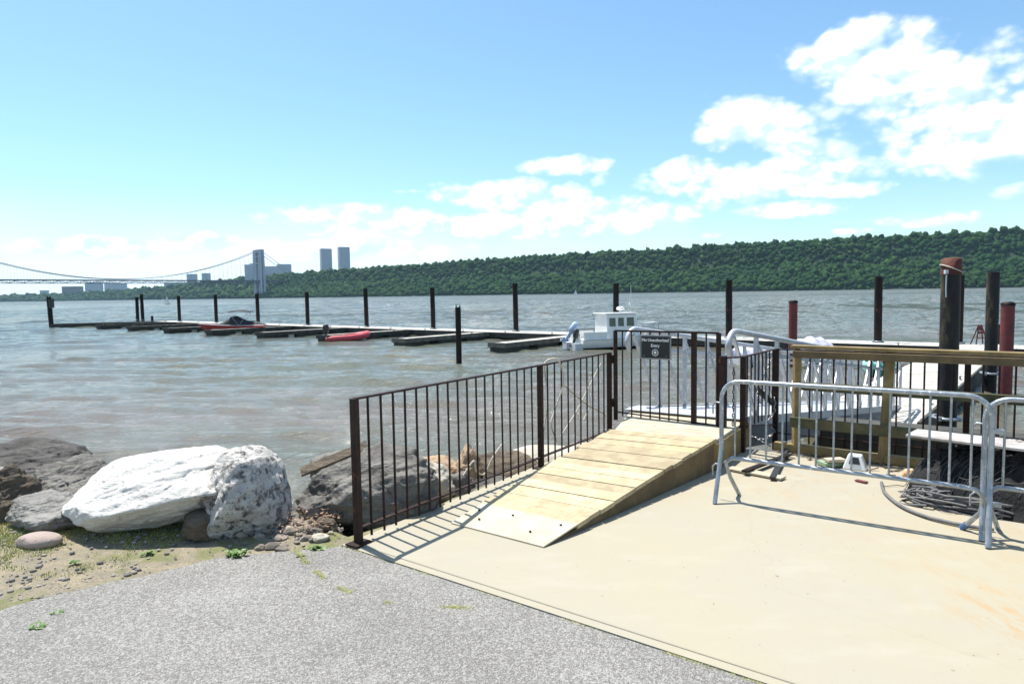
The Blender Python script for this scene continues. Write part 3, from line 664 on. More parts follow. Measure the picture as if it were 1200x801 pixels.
# long cross dock
RL_, RR_ = -87.0, 16.0
cd = empty('cross_dock', Q(23, -36, ZW), 'very long floating dock lined with dark piles across the marina', 'dock')
mb = MB(); deck_planks(mb, 21.8, 24.2, RL_, RR_, DZ, step=.5, along='r', gap=.02); mb.build('deck', M['deck'], cd)
mb = MB(); qbox(mb, 21.74, 21.80, RL_, RR_, DZ - .38, DZ - .01); qbox(mb, 24.2, 24.26, RL_, RR_, DZ - .38, DZ - .01); qbox(mb, 21.8, 24.2, RR_, RR_ + .05, DZ - .38, DZ); mb.build('side_beam', M['float'], cd)
r = RL_
while r < RR_ - 2:
    mb = MB(); qbox(mb, 21.9, 24.1, r + .3, min(r + 4.4, RR_), ZW - .3, DZ - .07); mb.build('float', M['float'], cd); r += 5.2
for r in np.arange(-84, 12, 4.2): cleat(cd, 21.95, float(r), DZ)
# fingers
fr = [-23.0, -31.4, -39.8, -48.2, -56.6, -65.0, -73.4, -81.8]
flab = ['finger dock just left of the white pilothouse boat, nearest of the row', 'finger dock right behind the lone standing pile', 'finger dock beside the red inflatable raft', 'finger dock between the red inflatable raft and the red speedboat',
        'finger dock the red speedboat lies along', 'finger dock next left of the red speedboat', 'finger dock second left of the red speedboat', 'leftmost and farthest finger dock of the row']
for r, l in zip(fr, flab):
    e = empty('finger_dock', Q(17, r, ZW), l, 'dock', 'finger docks of the marina')
    mb = MB(); deck_planks(mb, 13.6, 21.7, r - .62, r + .62, DZ - .03); mb.build('deck', M['deck'], e)
    mb = MB()
    for (a, b_) in ((r - .69, r - .63), (r + .63, r + .69)): qbox(mb, 13.6, 21.7, a, b_, DZ - .27, DZ + .01)
    qbox(mb, 13.54, 13.6, r - .69, r + .69, DZ - .27, DZ + .01); mb.build('side_beam', M['fingerside'] if r > -35 else M['float'], e)
    for s0 in (13.65, 16.6, 19.4):
        mb = MB(); qbox(mb, s0, s0 + 2.1, r - .6, r + .6, ZW - .3, DZ - .09); mb.build('float', M['float'], e)
    if r < -35:
        mb = MB(); qbox(mb, 15.9, 16.4, r - .5, r + .5, ZW - .2, DZ - .1); mb.build('foam_block', M['foam'], e)
    cleat(e, 14.3, r - .5, DZ - .03); cleat(e, 20, r + .5, DZ - .03)
# outer boom
p = Q(12.6, -93.5, 0); q = Q(22.6, -86.8, 0)
mb = MB(); mb.beam(Vector((p.x, p.y, DZ - .22)), Vector((q.x, q.y, DZ - .22)), .9, .45); bo = mb.build('floating_boom', M['float'], loc=(q.x, q.y, ZW)); tag(bo, 'dark floating boom from the far end of the cross dock to the outermost pile', 'boom')

# piles --------------------------------------------------------------
def pile(x, y, top, rad, mat, label, collar=None, lean=(0, 0), cap=False, notch=False, bottom=-3.4):
    e = empty('mooring_pile', (x, y, bottom), label, 'pile', 'mooring piles of the marina')
    n = 20; rings = 9; V_ = []; Fc_ = []
    for i in range(rings):
        z = bottom + (top - bottom) * i / (rings - 1)
        for k in range(n):
            an = 2 * PI * k / n; rr = rad * (1 + .02 * noise.noise(Vector((x + math.cos(an), y + math.sin(an), z))))
            V_.append((x + lean[0] * (z - ZW) + rr * math.cos(an), y + lean[1] * (z - ZW) + rr * math.sin(an), z))
    for i in range(rings - 1):
        for k in range(n): Fc_.append((i * n + k, i * n + (k + 1) % n, (i + 1) * n + (k + 1) % n, (i + 1) * n + k))
    mb = MB(); mb.add(V_, Fc_, True); mb.add(V_[-n:], [tuple(range(n))])
    mb.build('shaft', M[mat], e)
    tp = Vector((x + lean[0] * (top - ZW), y + lean[1] * (top - ZW), top))
    if cap:
        MB().tube([tp + Vector((0, 0, -.02)), tp + Vector((0, 0, .05)), tp + Vector((0, 0, .09))], [rad * 1.06, rad * 1.06, rad * .6], n).build('cap', M['pile'], e)
    if notch:
        MB().box(tp + Vector((-rad * .6, 0, .06)), (rad * .3, rad * .5, .14)).build('torn_rim', M[mat], e); MB().box(tp + Vector((rad * .6, 0, .05)), (rad * .3, rad * .5, .12)).build('torn_rim', M[mat], e)
    if collar is not None:
        c = Vector((x + lean[0] * (collar - ZW), y + lean[1] * (collar - ZW), collar))
        mb = MB(); mb.tube(arc(c, rad + .07, 0, 2 * PI * .98, 20, (1, 0, 0), (0, 1, 0)), .035, 8, closed=True)
        for k in range(4):
            an = k * PI / 2 + .5; mb.box(c + Vector((math.cos(an), math.sin(an), 0)) * (rad + .06), (.12, .09, .08), an)
        mb.build('pile_guide', M['galv'], e)
    return e
def on_line(px, s):
    """where the bearing of an azimuth meets the dock's pile line"""
    u = (px - 600) / 800.0; b_ = Q(s, 0); return (u * b_.y - b_.x) / (Nv.x - u * Nv.y)
labs = {722: 'dark pile rising directly behind the white pilothouse boat', 605: 'tall dark pile on the cross dock between the lone pile and the white boat', 508: 'dark pile on the cross dock, first left of the lone pile',
        430: 'dark pile rising just behind the red inflatable raft', 361: 'dark pile midway between the red raft and the red speedboat', 303: 'dark pile at the right end of the red speedboat',
        254: 'dark pile just behind the left end of the red speedboat', 211: 'dark pile standing alone between the red speedboat and the close pair of piles', 168: 'right and taller pile of the close pair at the far left',
        162: 'left pile of the close pair at the far left', 855: 'dark pile behind the raised near end of the gangway handrail', 1030: 'plain dark pile on the cross dock between the red stub and the biggest black pile'}
tops = {722: 332, 605: 332, 508: 337, 430: 338, 361: 342, 303: 344, 254: 345, 211: 346.5, 168: 345, 162: 348, 855: 328, 1030: 324}
for px, l in labs.items():
    s_ = 23.2; r = on_line(px, s_); c = Q(s_, r); pt = at(px, tops[px], c.y)
    pile(c.x, c.y, pt.z, .19 if px > 200 else .21, 'pile', l, collar=DZ + .06, notch=px in (605, 430, 168), lean=(0.004 * ((px * 7) % 5 - 2), 0))
c = at(162, 340, Q(23.2, on_line(162, 23.2)).y)
# trim of the pair, outer mark, short stub
c = Q(12.6, -93.5); pt = at(62.5, 348, c.y)
e = pile(c.x, c.y, pt.z, .26, 'pile', 'outermost pile at the far left, leaning and carrying a box', lean=(-.035, 0), notch=True)
mb = MB(); mb.box((pt.x - .25, pt.y - .1, pt.z - .75), (.55, .3, 1.1)); mb.build('marker_box', M['black'], e)
s_ = 25; c = Q(s_, on_line(179, s_)); pile(c.x, c.y, at(179, 370, c.y).z, .16, 'pile', 'very short dark stub behind the cross dock, right of the close pair')
c = G(538, 426, ZW); pile(c.x, c.y, at(537, 360, c.y).z, .135, 'pile', 'lone reddish black pile standing in open water in front of the finger docks', notch=True)
pile(8.98, 13.98, at(1107, 308, 13.9).z, .178, 'pile_grey', 'biggest black pile with rust-red top, beside the foot of the gangway', collar=DZ + .1, cap=False)
bigp = bpy.data.objects[-1] if False else None
c = Vector((12, 29.1, 0)); c = Vector((.4125 * 29.2, 29.2, 0)); pile(c.x, c.y, at(930, 354, c.y).z, .175, 'pile_red', 'red rust-coloured stub behind the lavender tarp and gangway rail', cap=True)
c = Vector((.6560 * 33.5, 33.5, 0)); pile(c.x, c.y, at(1125, 322, c.y).z, .18, 'pile', 'dark pile peeking out right behind the biggest black pile', collar=DZ + .06)
pile(15.0, 21.3, at(1162, 319, 21.3).z, .175, 'pile_grey', 'thick black pile with brown top on the right edge of the walkway', collar=DZ + .08, cap=False)
c = Vector((.7270 * 19.4, 19.4, 0)); pile(c.x, c.y, at(1182, 357, c.y).z, .168, 'pile_red', 'bright red pile at the right edge of the view', cap=True)
c = Vector((.7163 * 33, 33, 0)); pile(c.x, c.y, at(1173, 380, c.y).z, .09, 'pile', 'thin short black post between the brown-topped pile and the bright red pile')
# rusty sleeve and rope on the biggest pile
bp = [o for o in COL.objects if o.get('label', '').startswith('biggest black pile')][0]
zt = at(1107, 302, 13.9).z; zl = at(1107, 322, 13.9).z
MB().tube([(8.98, 13.98, zl), (8.98, 13.98, zt - .02), (8.98, 13.98, zt)], [.187, .187, .12], 24).build('rusty_sleeve', pm('rust_sleeve', (.13, .03, .018), (.05, .018, .012), 3, .8, .5, 18), bp)
MB().tube([Vector((8.98, 13.98, zl + .03)) + Vector((math.cos(a) * .202, math.sin(a) * .202, -math.cos(a + .3) * .09 + .09)) for a in np.linspace(0, 2 * PI, 24)], .012, 6).build('rope_loop', M['rope'], bp)
mb = MB(); mb.box((8.80, 13.86, zl + .06), (.06, .06, .08)); mb.tube([(8.79, 13.83, zl), (8.78, 13.82, zl - .3), (8.79, 13.82, zl - .45)], .012, 6); mb.build('hook', M['whitegrey'], bp)

# red folding stand on the dock
c = at(1148, 397, 33.0); c.z = DZ; e = empty('folding_stand', c, 'small red folding trestle stand on the cross dock behind the black piles', 'stand')
mb = MB()
for sx in (-1, 1):
    for sy in (-1, 1): mb.tube([c + Vector((sx * .30, sy * .2, 0)), c + Vector((sx * .06, 0, .95))], .03, 6)
mb.build('leg', M['pile_red'], e)
mb = MB(); mb.beam(c + Vector((-.2, -.14, .3)), c + Vector((.2, -.14, .3)), .03, .05); mb.beam(c + Vector((-.13, -.09, .58)), c + Vector((.13, -.09, .58)), .03, .12); mb.box(c + Vector((0, 0, .8)), (.16, .04, .26)); mb.build('crossbar', M['pile_red'], e)

# ---------------------------------------------------------------- boats
def loft(mb, secs, closed_ends=True, smooth=True):
    n = len(secs[0]); vs = [v for s in secs for v in s]; fs = []
    for i in range(len(secs) - 1):
        for k in range(n - 1): fs.append((i * n + k, (i + 1) * n + k, (i + 1) * n + k + 1, i * n + k + 1))
    mb.add(vs, fs, smooth)
    if closed_ends: mb.add(secs[0], [tuple(range(n))]); mb.add(secs[-1], [tuple(range(n - 1, -1, -1))])
def hull_secs(L, B, free, bowrise, keel=-.25, n=9, stem=.35):
    out_ = []
    for i in range(n):
        t = i / (n - 1); x = -L / 2 + L * t; w = B / 2 * (1 - max(0, (t - .45) / .55) ** 2.4) + .01; f = free + bowrise * max(0, (t - .3) / .7) ** 2
        kz = keel + (free * .9 - keel) * max(0, (t - .8) / .2) ** 2 * .8; xs_ = x + stem * (t ** 3)
        out_.append([(xs_, -w, f), (x, -w * .93, .12), (x, -w * .55, kz * .6), (x, 0, kz), (x, w * .55, kz * .6), (x, w * .93, .12), (xs_, w, f)])
    return out_
def hull(parent, L, B, free, bowrise, mat, deckmat, stem=.35, cockpit=None):
    secs = hull_secs(L, B, free, bowrise, stem=stem)
    mb = MB(); loft(mb, secs); hl = mb.build('hull', mat, parent)
    mb = MB(); vs = []; 
    for s in secs: vs += [(s[0][0], s[0][1] * .97, s[0][2] + .003), (s[6][0], s[6][1] * .97, s[6][2] + .003)]
    mb.add(vs, [(2 * i, 2 * i + 2, 2 * i + 3, 2 * i + 1) for i in range(len(secs) - 1)]); mb.build('deck', deckmat, parent)
    mb = MB(); mb.tube([Vector(s[0]) for s in secs] , .03, 6); mb.tube([Vector(s[6]) for s in secs], .03, 6); mb.build('rub_rail', M['whitegrey'], parent)
    return secs
def outboard(parent, x, y, z, mat, tilt=0.0, sc=1.0, name='outboard_motor'):
    m = Matrix.Translation((x, y, z)) @ Matrix.Rotation(tilt, 4, 'Y') @ Matrix.Scale(sc, 4)
    def T(v): return m @ Vector(v)
    mb = MB()
    secs = [[T((a - .3, -w, 0 + zz)) for a, w, zz in ((0, .0, 0),)]]
    mb = MB(); prof_ = [(-.02, .08), (.0, .14), (.16, .16), (.48, .16), (.62, .11), (.66, .03)]
    rings_ = [[T((-.16 + math.cos(k * PI / 5) * r_ * 1.5, math.sin(k * PI / 5) * r_, h_)) for k in range(10)] for h_, r_ in prof_]
    vs = [v for rg in rings_ for v in rg]; fs = [(i * 10 + k, i * 10 + (k + 1) % 10, (i + 1) * 10 + (k + 1) % 10, (i + 1) * 10 + k) for i in range(len(rings_) - 1) for k in range(10)]
    mb.add(vs, fs, True); mb.add(rings_[0], [tuple(range(9, -1, -1))]); mb.add(rings_[-1], [tuple(range(10))]); o = mb.build(name, mat, parent)
    mb = MB(); mb.add([T(v) for v in [(-.26, -.06, 0), (-.06, -.06, 0), (-.06, .06, 0), (-.26, .06, 0), (-.24, -.04, -.75), (-.1, -.04, -.75), (-.1, .04, -.75), (-.24, .04, -.75)]], [(0, 3, 2, 1), (4, 5, 6, 7), (0, 1, 5, 4), (1, 2, 6, 5), (2, 3, 7, 6), (3, 0, 4, 7)])
    mb.tube([T((-.4, 0, -.68)), T((-.3, 0, -.68)), T((0, 0, -.68))], [.03 * sc, .055 * sc, .02 * sc], 8)
    mb.add([T(v) for v in [(-.42, -.12, -.56), (-.05, -.12, -.56), (-.05, .12, -.56), (-.42, .12, -.56), (-.42, -.12, -.545), (-.05, -.12, -.545), (-.05, .12, -.545), (-.42, .12, -.545)]], [(0, 3, 2, 1), (4, 5, 6, 7), (0, 1, 5, 4), (1, 2, 6, 5), (2, 3, 7, 6), (3, 0, 4, 7)])
    for k in range(3):
        an = k * 2 * PI / 3; mb.add([T((-.41, math.cos(an + d_) * rr, -.68 + math.sin(an + d_) * rr)) for d_, rr in ((0, .03), (-.4, .15), (.4, .16))], [(0, 1, 2)])
    mb.build('lower_unit', mat, parent); return o
# white pilothouse boat (local frame: x towards the bow, z 0 = waterline)
wb = empty('pilothouse_boat', (0, 0, 0), 'white pilothouse motorboat with tilted outboards moored at the marina', 'boat')
secs = hull(wb, 5.8, 2.25, .62, .40, M['white'], M['white'], stem=.5)
def house(mb, x0, x1, w0, z0, z1, rake=.28, tumble=.9):
    mb.add([(x0, -w0, z0), (x1 + rake, -w0, z0), (x1 + rake, w0, z0), (x0, w0, z0), (x0 + .03, -w0 * tumble, z1), (x1, -w0 * tumble, z1), (x1, w0 * tumble, z1), (x0 + .03, w0 * tumble, z1)],
           [(0, 3, 2, 1), (4, 5, 6, 7), (0, 1, 5, 4), (1, 2, 6, 5), (2, 3, 7, 6), (3, 0, 4, 7)])
mb = MB(); house(mb, -1.05, 1.15, .90, .625, 2.12); mb.build('cabin', M['white'], wb, bevel=.04)
mb = MB(); mb.box((.08, 0, 2.155), (2.5, 1.78, .07)); mb.build('roof', M['white'], wb, bevel=.02)
for (a, b_) in ((-.85, -.40), (-.20, .22), (.45, .98)):
    for sd in (-1, 1):
        mb = MB(); zz0, zz1 = 1.38, 1.90
        def yy(z): return sd * (.90 * (1 - .1 * (z - .625) / 1.495) + .012)
        mb.add([(a, yy(zz0), zz0), (b_, yy(zz0), zz0), (b_, yy(zz1), zz1), (a, yy(zz1), zz1), (a, yy(zz0) - sd * .04, zz0), (b_, yy(zz0) - sd * .04, zz0), (b_, yy(zz1) - sd * .04, zz1), (a, yy(zz1) - sd * .04, zz1)],
               [(0, 1, 2, 3), (4, 5, 6, 7), (0, 1, 5, 4), (1, 2, 6, 5), (2, 3, 7, 6), (3, 0, 4, 7)]); mb.build('side_window', M['glass'], wb)
for y0, y1 in ((-.74, -.04), (.04, .74)):
    mb = MB()
    def xx(z): return 1.15 + .28 * (1 - (z - .625) / 1.495) + .012
    mb.add([(xx(1.42), y0, 1.42), (xx(1.42), y1, 1.42), (xx(1.96), y1 * .93, 1.96), (xx(1.96), y0 * .93, 1.96), (xx(1.42) - .04, y0, 1.42), (xx(1.42) - .04, y1, 1.42), (xx(1.96) - .04, y1 * .93, 1.96), (xx(1.96) - .04, y0 * .93, 1.96)],
           [(0, 1, 2, 3), (4, 5, 6, 7), (0, 1, 5, 4), (1, 2, 6, 5), (2, 3, 7, 6), (3, 0, 4, 7)]); mb.build('windscreen', M['glass'], wb)
mb = MB(); mb.add([(1.3, -.72, .66), (2.5, -.42, .80), (2.5, .42, .80), (1.3, .72, .66), (1.3, -.62, 1.12), (2.3, -.34, 1.14), (2.3, .34, 1.14), (1.3, .62, 1.12)], [(0, 3, 2, 1), (4, 5, 6, 7), (0, 1, 5, 4), (1, 2, 6, 5), (2, 3, 7, 6), (3, 0, 4, 7)]); mb.build('cuddy', M['white'], wb, bevel=.04)
MB().tube([(1.85, -.56, .98), (1.85, -.60, .98)], .09, 12).build('porthole', M['glass'], wb)
MB().tube([(.45, 0, 2.18), (.45, 0, 2.32), (.45, 0, 2.36), (.45, 0, 2.50), (.45, 0, 2.56)], [.05, .05, .27, .27, .16], 16).build('radar_dome', M['white'], wb)
MB().tube([(.9, -.6, 2.1), (.9, -.6, 3.9)], .014, 5).build('antenna', M['white'], wb)
mb = MB(); pr = [(1.7, -.92, 1.3), (2.6, -.70, 1.42), (3.25, -.30, 1.50), (3.4, 0, 1.52), (3.25, .30, 1.50), (2.6, .70, 1.42), (1.7, .92, 1.3)]; mb.tube(pr, .022, 6)
for p_ in pr[::1]: mb.tube([p_, (p_[0] - .05, p_[1] * .98, p_[2] - .55)], .016, 5)
mb.build('bow_rail', M['galv'], wb)
mb = MB(); mb.box((-1.95, .98, .85), (1.7, .07, .45)); mb.box((-1.95, -.98, .85), (1.7, .07, .45)); mb.box((-2.8, 0, .8), (.07, 1.0, .35)); mb.build('coaming', M['white'], wb)
mb = MB(); loft(mb, [[(v[0], v[1] * 1.02, min(v[2], .14)) for v in s_] for s_ in hull_secs(5.76, 2.27, .14, 0, keel=-.27, stem=.05)]); mb.build('boot_stripe', M['black'], wb)
mb = MB(); mb.box((-1.6, 0, .80), (.5, .9, .32)); mb.build('engine_box', M['ply'], wb, bevel=.02)
mb = MB(); mb.box((-3.15, .62, .22), (.55, .62, .42)); mb.box((-3.15, -.66, .22), (.55, .75, .42)); mb.build('swim_platform', M['whitegrey'], wb)
outboard(wb, -3.05, .12, .95, pm('blue_grey_cowl', (.42, .52, .66), (.34, .44, .60), 3, .4), tilt=.7, sc=1.1)
outboard(wb, -3.0, -.38, .72, M['black'], tilt=.3, sc=.85)
wb.scale = (.88, .90, .95); wb.location = (6.1, 40.45, ZW); wb.rotation_euler = (0, 0, math.radians(20))
# red speedboat with black cover
rb = empty('speedboat', (0, 0, 0), 'red and white speedboat with black canvas cover and bimini top', 'boat')
hull(rb, 5.3, 2.0, .70, .22, M['red'], M['red'], stem=.75)
mb = MB(); s2 = hull_secs(5.27, 2.06, .40, .06, keel=-.28, stem=.2); loft(mb, s2); mb.build('lower_hull', M['whitegrey'], rb)
mb = MB(); s3 = []
for x, w, h in ((-2.6, .85, .05), (-1.9, .95, .30), (-1.0, .95, .40), (-.1, .9, .85), (.35, .88, .80), (1.1, .75, .30), (1.9, .5, .06)):
    s3.append([(x, -w, .72), (x, -w * .75, .72 + h * .7), (x, -w * .3, .72 + h), (x, w * .3, .72 + h), (x, w * .75, .72 + h * .7), (x, w, .72)])
loft(mb, s3, smooth=False); mb.build('canvas_cover', M['canvas'], rb)
mb = MB(); s4 = []
for i in range(7):
    t_ = i / 6; x = -1.5 + 2.1 * t_; h = 2.02 + .12 * math.sin(PI * t_); s4.append([(x, -.9, h - .07), (x, -.5, h), (x, 0, h + .03), (x, .5, h), (x, .9, h - .07)])
loft(mb, s4, False); loft(mb, [[(a, b2_, c_ - .05) for a, b2_, c_ in s] for s in s4], False); mb.build('bimini_top', M['canvas'], rb)
mb = MB()
for sd in (-.9, .9):
    mb.tube([(-1.3, sd, 2.0), (-.5, sd, .75)], .02, 5); mb.tube([(.5, sd, 2.0), (-.4, sd, .75)], .02, 5)
mb.build('bimini_frame', M['galv'], rb)
rb.location = tuple(Q(18.0, -54.6, ZW)); rb.rotation_euler = (0, 0, math.radians(190))
rbp = G(274, 390, ZW); rb.location = (rbp.x, rbp.y + .6, ZW)
# red inflatable raft with outboard
rf = empty('inflatable_raft', (0, 0, 0), 'faded red inflatable raft with black outboard moored at a finger dock', 'boat')
path = [(-1.75, -.62, .22), (-1.2, -.66, .22), (0, -.68, .24), (.9, -.58, .30), (1.45, -.34, .40), (1.65, 0, .46), (1.45, .34, .40), (.9, .58, .30), (0, .68, .24), (-1.2, .66, .22), (-1.75, .62, .22)]
MB().tube(path, [.13] + [.23] * 9 + [.13], 14).build('tube', M['raft'], rf)
MB().box((-.1, 0, .08), (2.9, 1.05, .08)).build('floor', M['whitegrey'], rf)
MB().box((-1.35, 0, .28), (.07, .95, .42)).build('transom', M['black'], rf)
MB().box((-.35, 0, .42), (.24, 1.1, .05)).build('seat', M['white'], rf)
MB().box((.5, .1, .30), (.5, .4, .3)).build('fuel_can', M['canvas'], rf, bevel=.03)
outboard(rf, -1.4, 0, .62, M['black'], tilt=.1, sc=1.0)
rp = G(406, 399, ZW); rf.location = (rp.x, rp.y, ZW); rf.rotation_euler = (0, 0, math.radians(33)); rf.scale = (1, 1, 1)
# boats under tarps
def tarp_boat(px, Y, L, label, mat, h=.55):
    c = at(px, 400, Y); e = empty('covered_dinghy', (c.x, c.y, ZW), label, 'boat', 'small boats under covers'); 
    ee = bpy.data.objects.new('hull', None)
    mb = MB(); ss = hull_secs(L, 1.5, .45, .1); m_ = Matrix.Rotation(.15, 3, 'Z')
    loft(mb, [[m_ @ Vector(v) + Vector((c.x, c.y, ZW)) for v in s] for s in ss]); mb.build('hull', M['whitegrey'], e)
    mb = MB(); s_ = []
    for i in range(9):
        t_ = i / 8; x = -L / 2 + L * t_; w = .82 * (1 - (max(0, t_ - .5) / .5) ** 2.2 * .8); hh = h * math.sin(PI * min(1, .12 + .85 * t_)) ** .7 + .1 * (i % 2)
        s_.append([m_ @ Vector((x, k * w / 3, .40 + hh * (1 - (abs(k) / 3) ** 2.0) + (.05 if k in (-2, 1) else 0))) + Vector((c.x, c.y, ZW)) for k in range(-3, 4)])
    loft(mb, s_, True, False); mb.build('tarp', mat, e)
    bpy.data.objects.remove(ee); return e
tarp_boat(956, 30, 1.9, 'small boat under a lavender tarp behind the wooden rail end', M['tarp'], .75)
tarp_boat(880, 30.5, 1.5, 'small boat under a pale blue tarp seen through the gangway handrail', M['tarp'], .4)
# green kayak and dark skiff beside the walkway
def kayak(px, Y, L, mat, label, rz):
    c = at(px, 420, Y); e = empty('kayak', (c.x, c.y, ZW), label, 'kayak'); m_ = Matrix.Rotation(rz, 3, 'Z')
    secs_ = []
    for i in range(9):
        t_ = i / 8; w = .38 * math.sin(PI * (.04 + .92 * t_)) ** .7; z = .34 + .16 * abs(2 * t_ - 1) ** 2
        secs_.append([m_ @ Vector((-L / 2 + L * t_, k, zz)) + Vector((c.x, c.y, ZW)) for k, zz in ((-w, z), (-w * .7, .05), (0, -.05), (w * .7, .05), (w, z), (w * .5, z + .10), (0, z + .14), (-w * .5, z + .10), (-w, z))])
    mb = MB(); loft(mb, secs_); mb.build('hull', mat, e)
    ctr = Vector((c.x, c.y, ZW + .50)); mb = MB(); mb.tube([ctr + m_ @ Vector((math.cos(a) * .42, math.sin(a) * .22, 0)) for a in np.linspace(0, 2 * PI, 16, endpoint=False)], .03, 6, closed=True); mb.build('cockpit_rim', M['black'], e)
kayak(1041, 25.5, 3.0, M['green'], 'sea-green kayak moored left of the walkway, nearer of two', ANG_D)
kayak(1021, 26.5, 3.0, pm('pale_green', (.30, .50, .44), (.22, .40, .34), 3, .4), 'pale green kayak moored behind the brighter green kayak', ANG_D + .2)

# distant sailboats
for px, py, Y, hgt, l in ((196, 356.2, 440, 5.2, 'tiny white sailboat far out under the bridge, left'), (674.5, 345.6, 985, 7.6, 'tiny white sailboat far out below the wooded ridge, centre')):
    c = at(px, py, Y); e = empty('sailboat', (c.x, c.y, ZW), l, 'sailboat', 'sailboats far out on the river')
    mb = MB(); loft(mb, [[Vector(v) * (hgt / 8) + Vector((c.x, c.y, ZW)) for v in s] for s in hull_secs(6, 1.9, .6, .3)]); mb.build('hull', M['white'], e)
    mb = MB(); k = hgt / 8
    mb.add([Vector(v) * k + Vector((c.x, c.y, ZW)) for v in [(.3, 0, 1.2), (-2.6, 0, 1.3), (.25, 0, 8.2), (-1.5, .25, 3.2), (.3, .05, 1.2), (-2.6, .05, 1.3), (.25, .05, 8.2), (-1.5, .30, 3.2)]], [(0, 1, 3), (0, 3, 2), (1, 2, 3), (4, 7, 5), (4, 6, 7), (5, 7, 6)])
    mb.build('mainsail', M['sail'], e)
    mb = MB(); mb.add([Vector(v) * k + Vector((c.x, c.y, ZW)) for v in [(.5, 0, 1.1), (2.9, 0, .9), (.45, 0, 6.2), (.5, .05, 1.1), (2.9, .05, .9), (.45, .05, 6.2)]], [(0, 1, 2), (3, 5, 4)]); mb.build('jib', M['sail'], e)
    MB().tube([Vector((.38, 0, .5)) * k + Vector((c.x, c.y, ZW)), Vector((.38, 0, 8.5)) * k + Vector((c.x, c.y, ZW))], .05 * k, 5).build('mast', M['alu'], e)

# ================================================================ GANGWAY, LANDING, RAMP
Z = Vector((0, 0, 1))
gb = Vector((2.55, 7.97, .30)); gl = 10.25; gdrop = 1.25; gd = Vector((Dv.x * gl, Dv.y * gl, -gdrop)); gw = 1.28
gu = gd.normalized(); gN = Vector((-Nv.x, -Nv.y, 0))
gw_e = empty('gangway', tuple(gb + Z * -.3), 'white aluminium truss gangway sloping down to the floating walkway', 'gangway')
def gp(t, side, h): return gb + gd * t + gN * (gw * side) + Z * h
mb = MB(); n = 60
for i in range(n): mb.add([gp(i / n, .03, .0), gp((i + .94) / n, .03, 0), gp((i + .94) / n, .97, 0), gp(i / n, .97, 0), gp(i / n, .03, -.03), gp((i + .94) / n, .03, -.03), gp((i + .94) / n, .97, -.03), gp(i / n, .97, -.03)], [(3, 2, 1, 0), (4, 5, 6, 7), (0, 1, 5, 4), (1, 2, 6, 5), (2, 3, 7, 6), (3, 0, 4, 7)])
mb.build('deck', M['alu'], gw_e)
NP = 13; HT = 1.0
for side, nm in ((0, 'truss'), (1, 'truss')):
    so_ = -.02 if side == 0 else 1.02
    mb = MB()
    mb.beam(gp(-.01, so_, -.06), gp(1, so_, -.06), .05, .14)
    mb.beam(gp(.10, so_, HT - .2), gp(.97, so_, HT - .2), .035, .05)
    for i in range(0, NP + 1):
        t = i / NP
        if i > 0: mb.beam(gp(t, so_, -.02), gp(t, so_, HT), .05, .045, up=gu)
    tr = mb.build(nm, M['alu'], gw_e)
    mb = MB()
    for i in range(NP):
        t0, t1 = i / NP, (i + 1) / NP
        if i < NP * .55: mb.beam(gp(t0 if i else .005, so_, HT - .04), gp(t1, so_, .0), .035, .035)
        else: mb.beam(gp(t0, so_, 0), gp(t1, so_, HT - .04), .035, .035)
    mb.build('brace', M['alu'], tr)
    pts = [gp(-.004, so_, .74), gp(-.010, so_, .84)] + [gp(-.010 + .022 * (1 - math.cos(a)), so_, .84 + .19 * math.sin(a)) for a in np.linspace(.2, PI / 2, 6)] + [gp(.1, so_, HT + .03), gp(.5, so_, HT + .03), gp(.97, so_, HT + .03)] + [gp(.97 + .02 * math.sin(a), so_, HT + .03 - .18 * (1 - math.cos(a))) for a in np.linspace(.3, PI / 2, 5)]
    MB().tube(pts, .034, 12).build('handrail', M['alu'], gw_e)
mb = MB(); mb.beam(gp(0, -.04, -.24), gp(1, -.04, -.24), .03, .26); mb.build('side_beam', M['alu_dull_shade'], gw_e)
mb = MB(); mb.beam(gp(0, 1.04, -.24), gp(1, 1.04, -.24), .03, .26); mb.build('side_beam', M['alu_dull_shade'], gw_e)
mb = MB()
for sd in (.1, .9): mb.tube([gp(1, sd, -.25) - gN * .05, gp(1, sd, -.25) + gN * .05], .1, 14)
mb.build('roller', M['black'], gw_e)

# landing
rfl = Vector((1.06, 7.28, .32)); rfr = Vector((2.02, 6.74, .32)); rnl = Vector((-.50, 5.26, .012)); rnr = Vector((.20, 4.72, .012))
ld = empty('landing', (1.9, 7.6, 0), 'low timber landing between the ramp and the gangway, behind the gate', 'landing')
mb = MB(); lf = rfl + Vector((.03, .02, 0)); far_l = Vector((1.52, 8.62, .32)); far_r = Vector((2.72, 7.82, .32)); rr_ = G(856, 504, .32)
n = 9
for i in range(n):
    t0, t1 = max(.012, i / n), (i + .95) / n
    a, b_ = lf.lerp(far_l, t0), lf.lerp(far_l, t1); c1, d1 = rfr.lerp(far_r, t1), rfr.lerp(far_r, t0)
    mb.prism([(v.x, v.y) for v in (a, b_, c1, d1)], .27, .305)
mb.build('deck', M['ply'], ld)
mb = MB()
for a, b_ in ((lf, far_l), (rfr, far_r), (lf, rfr), (far_l, far_r)): mb.beam(Vector((a.x, a.y, .14)), Vector((b_.x, b_.y, .14)), .04, .26)
mb.build('frame', M['timber'], ld)
mb = MB()
for a, b_ in ((far_l, far_r),):
    for t in (.1, .5, .9): c = a.lerp(b_, t); mb.box((c.x, c.y, -1.0), (.14, .14, 2.1))
mb.build('support_post', M['timber_green'], ld)
mb = MB(); pa = far_l - Dv * .20 + Z * .018; pb_ = far_l + Dv * .16 + Z * .018; pc = far_r + Dv * .16 + Z * .018; pd = far_r - Dv * .20 + Z * .018
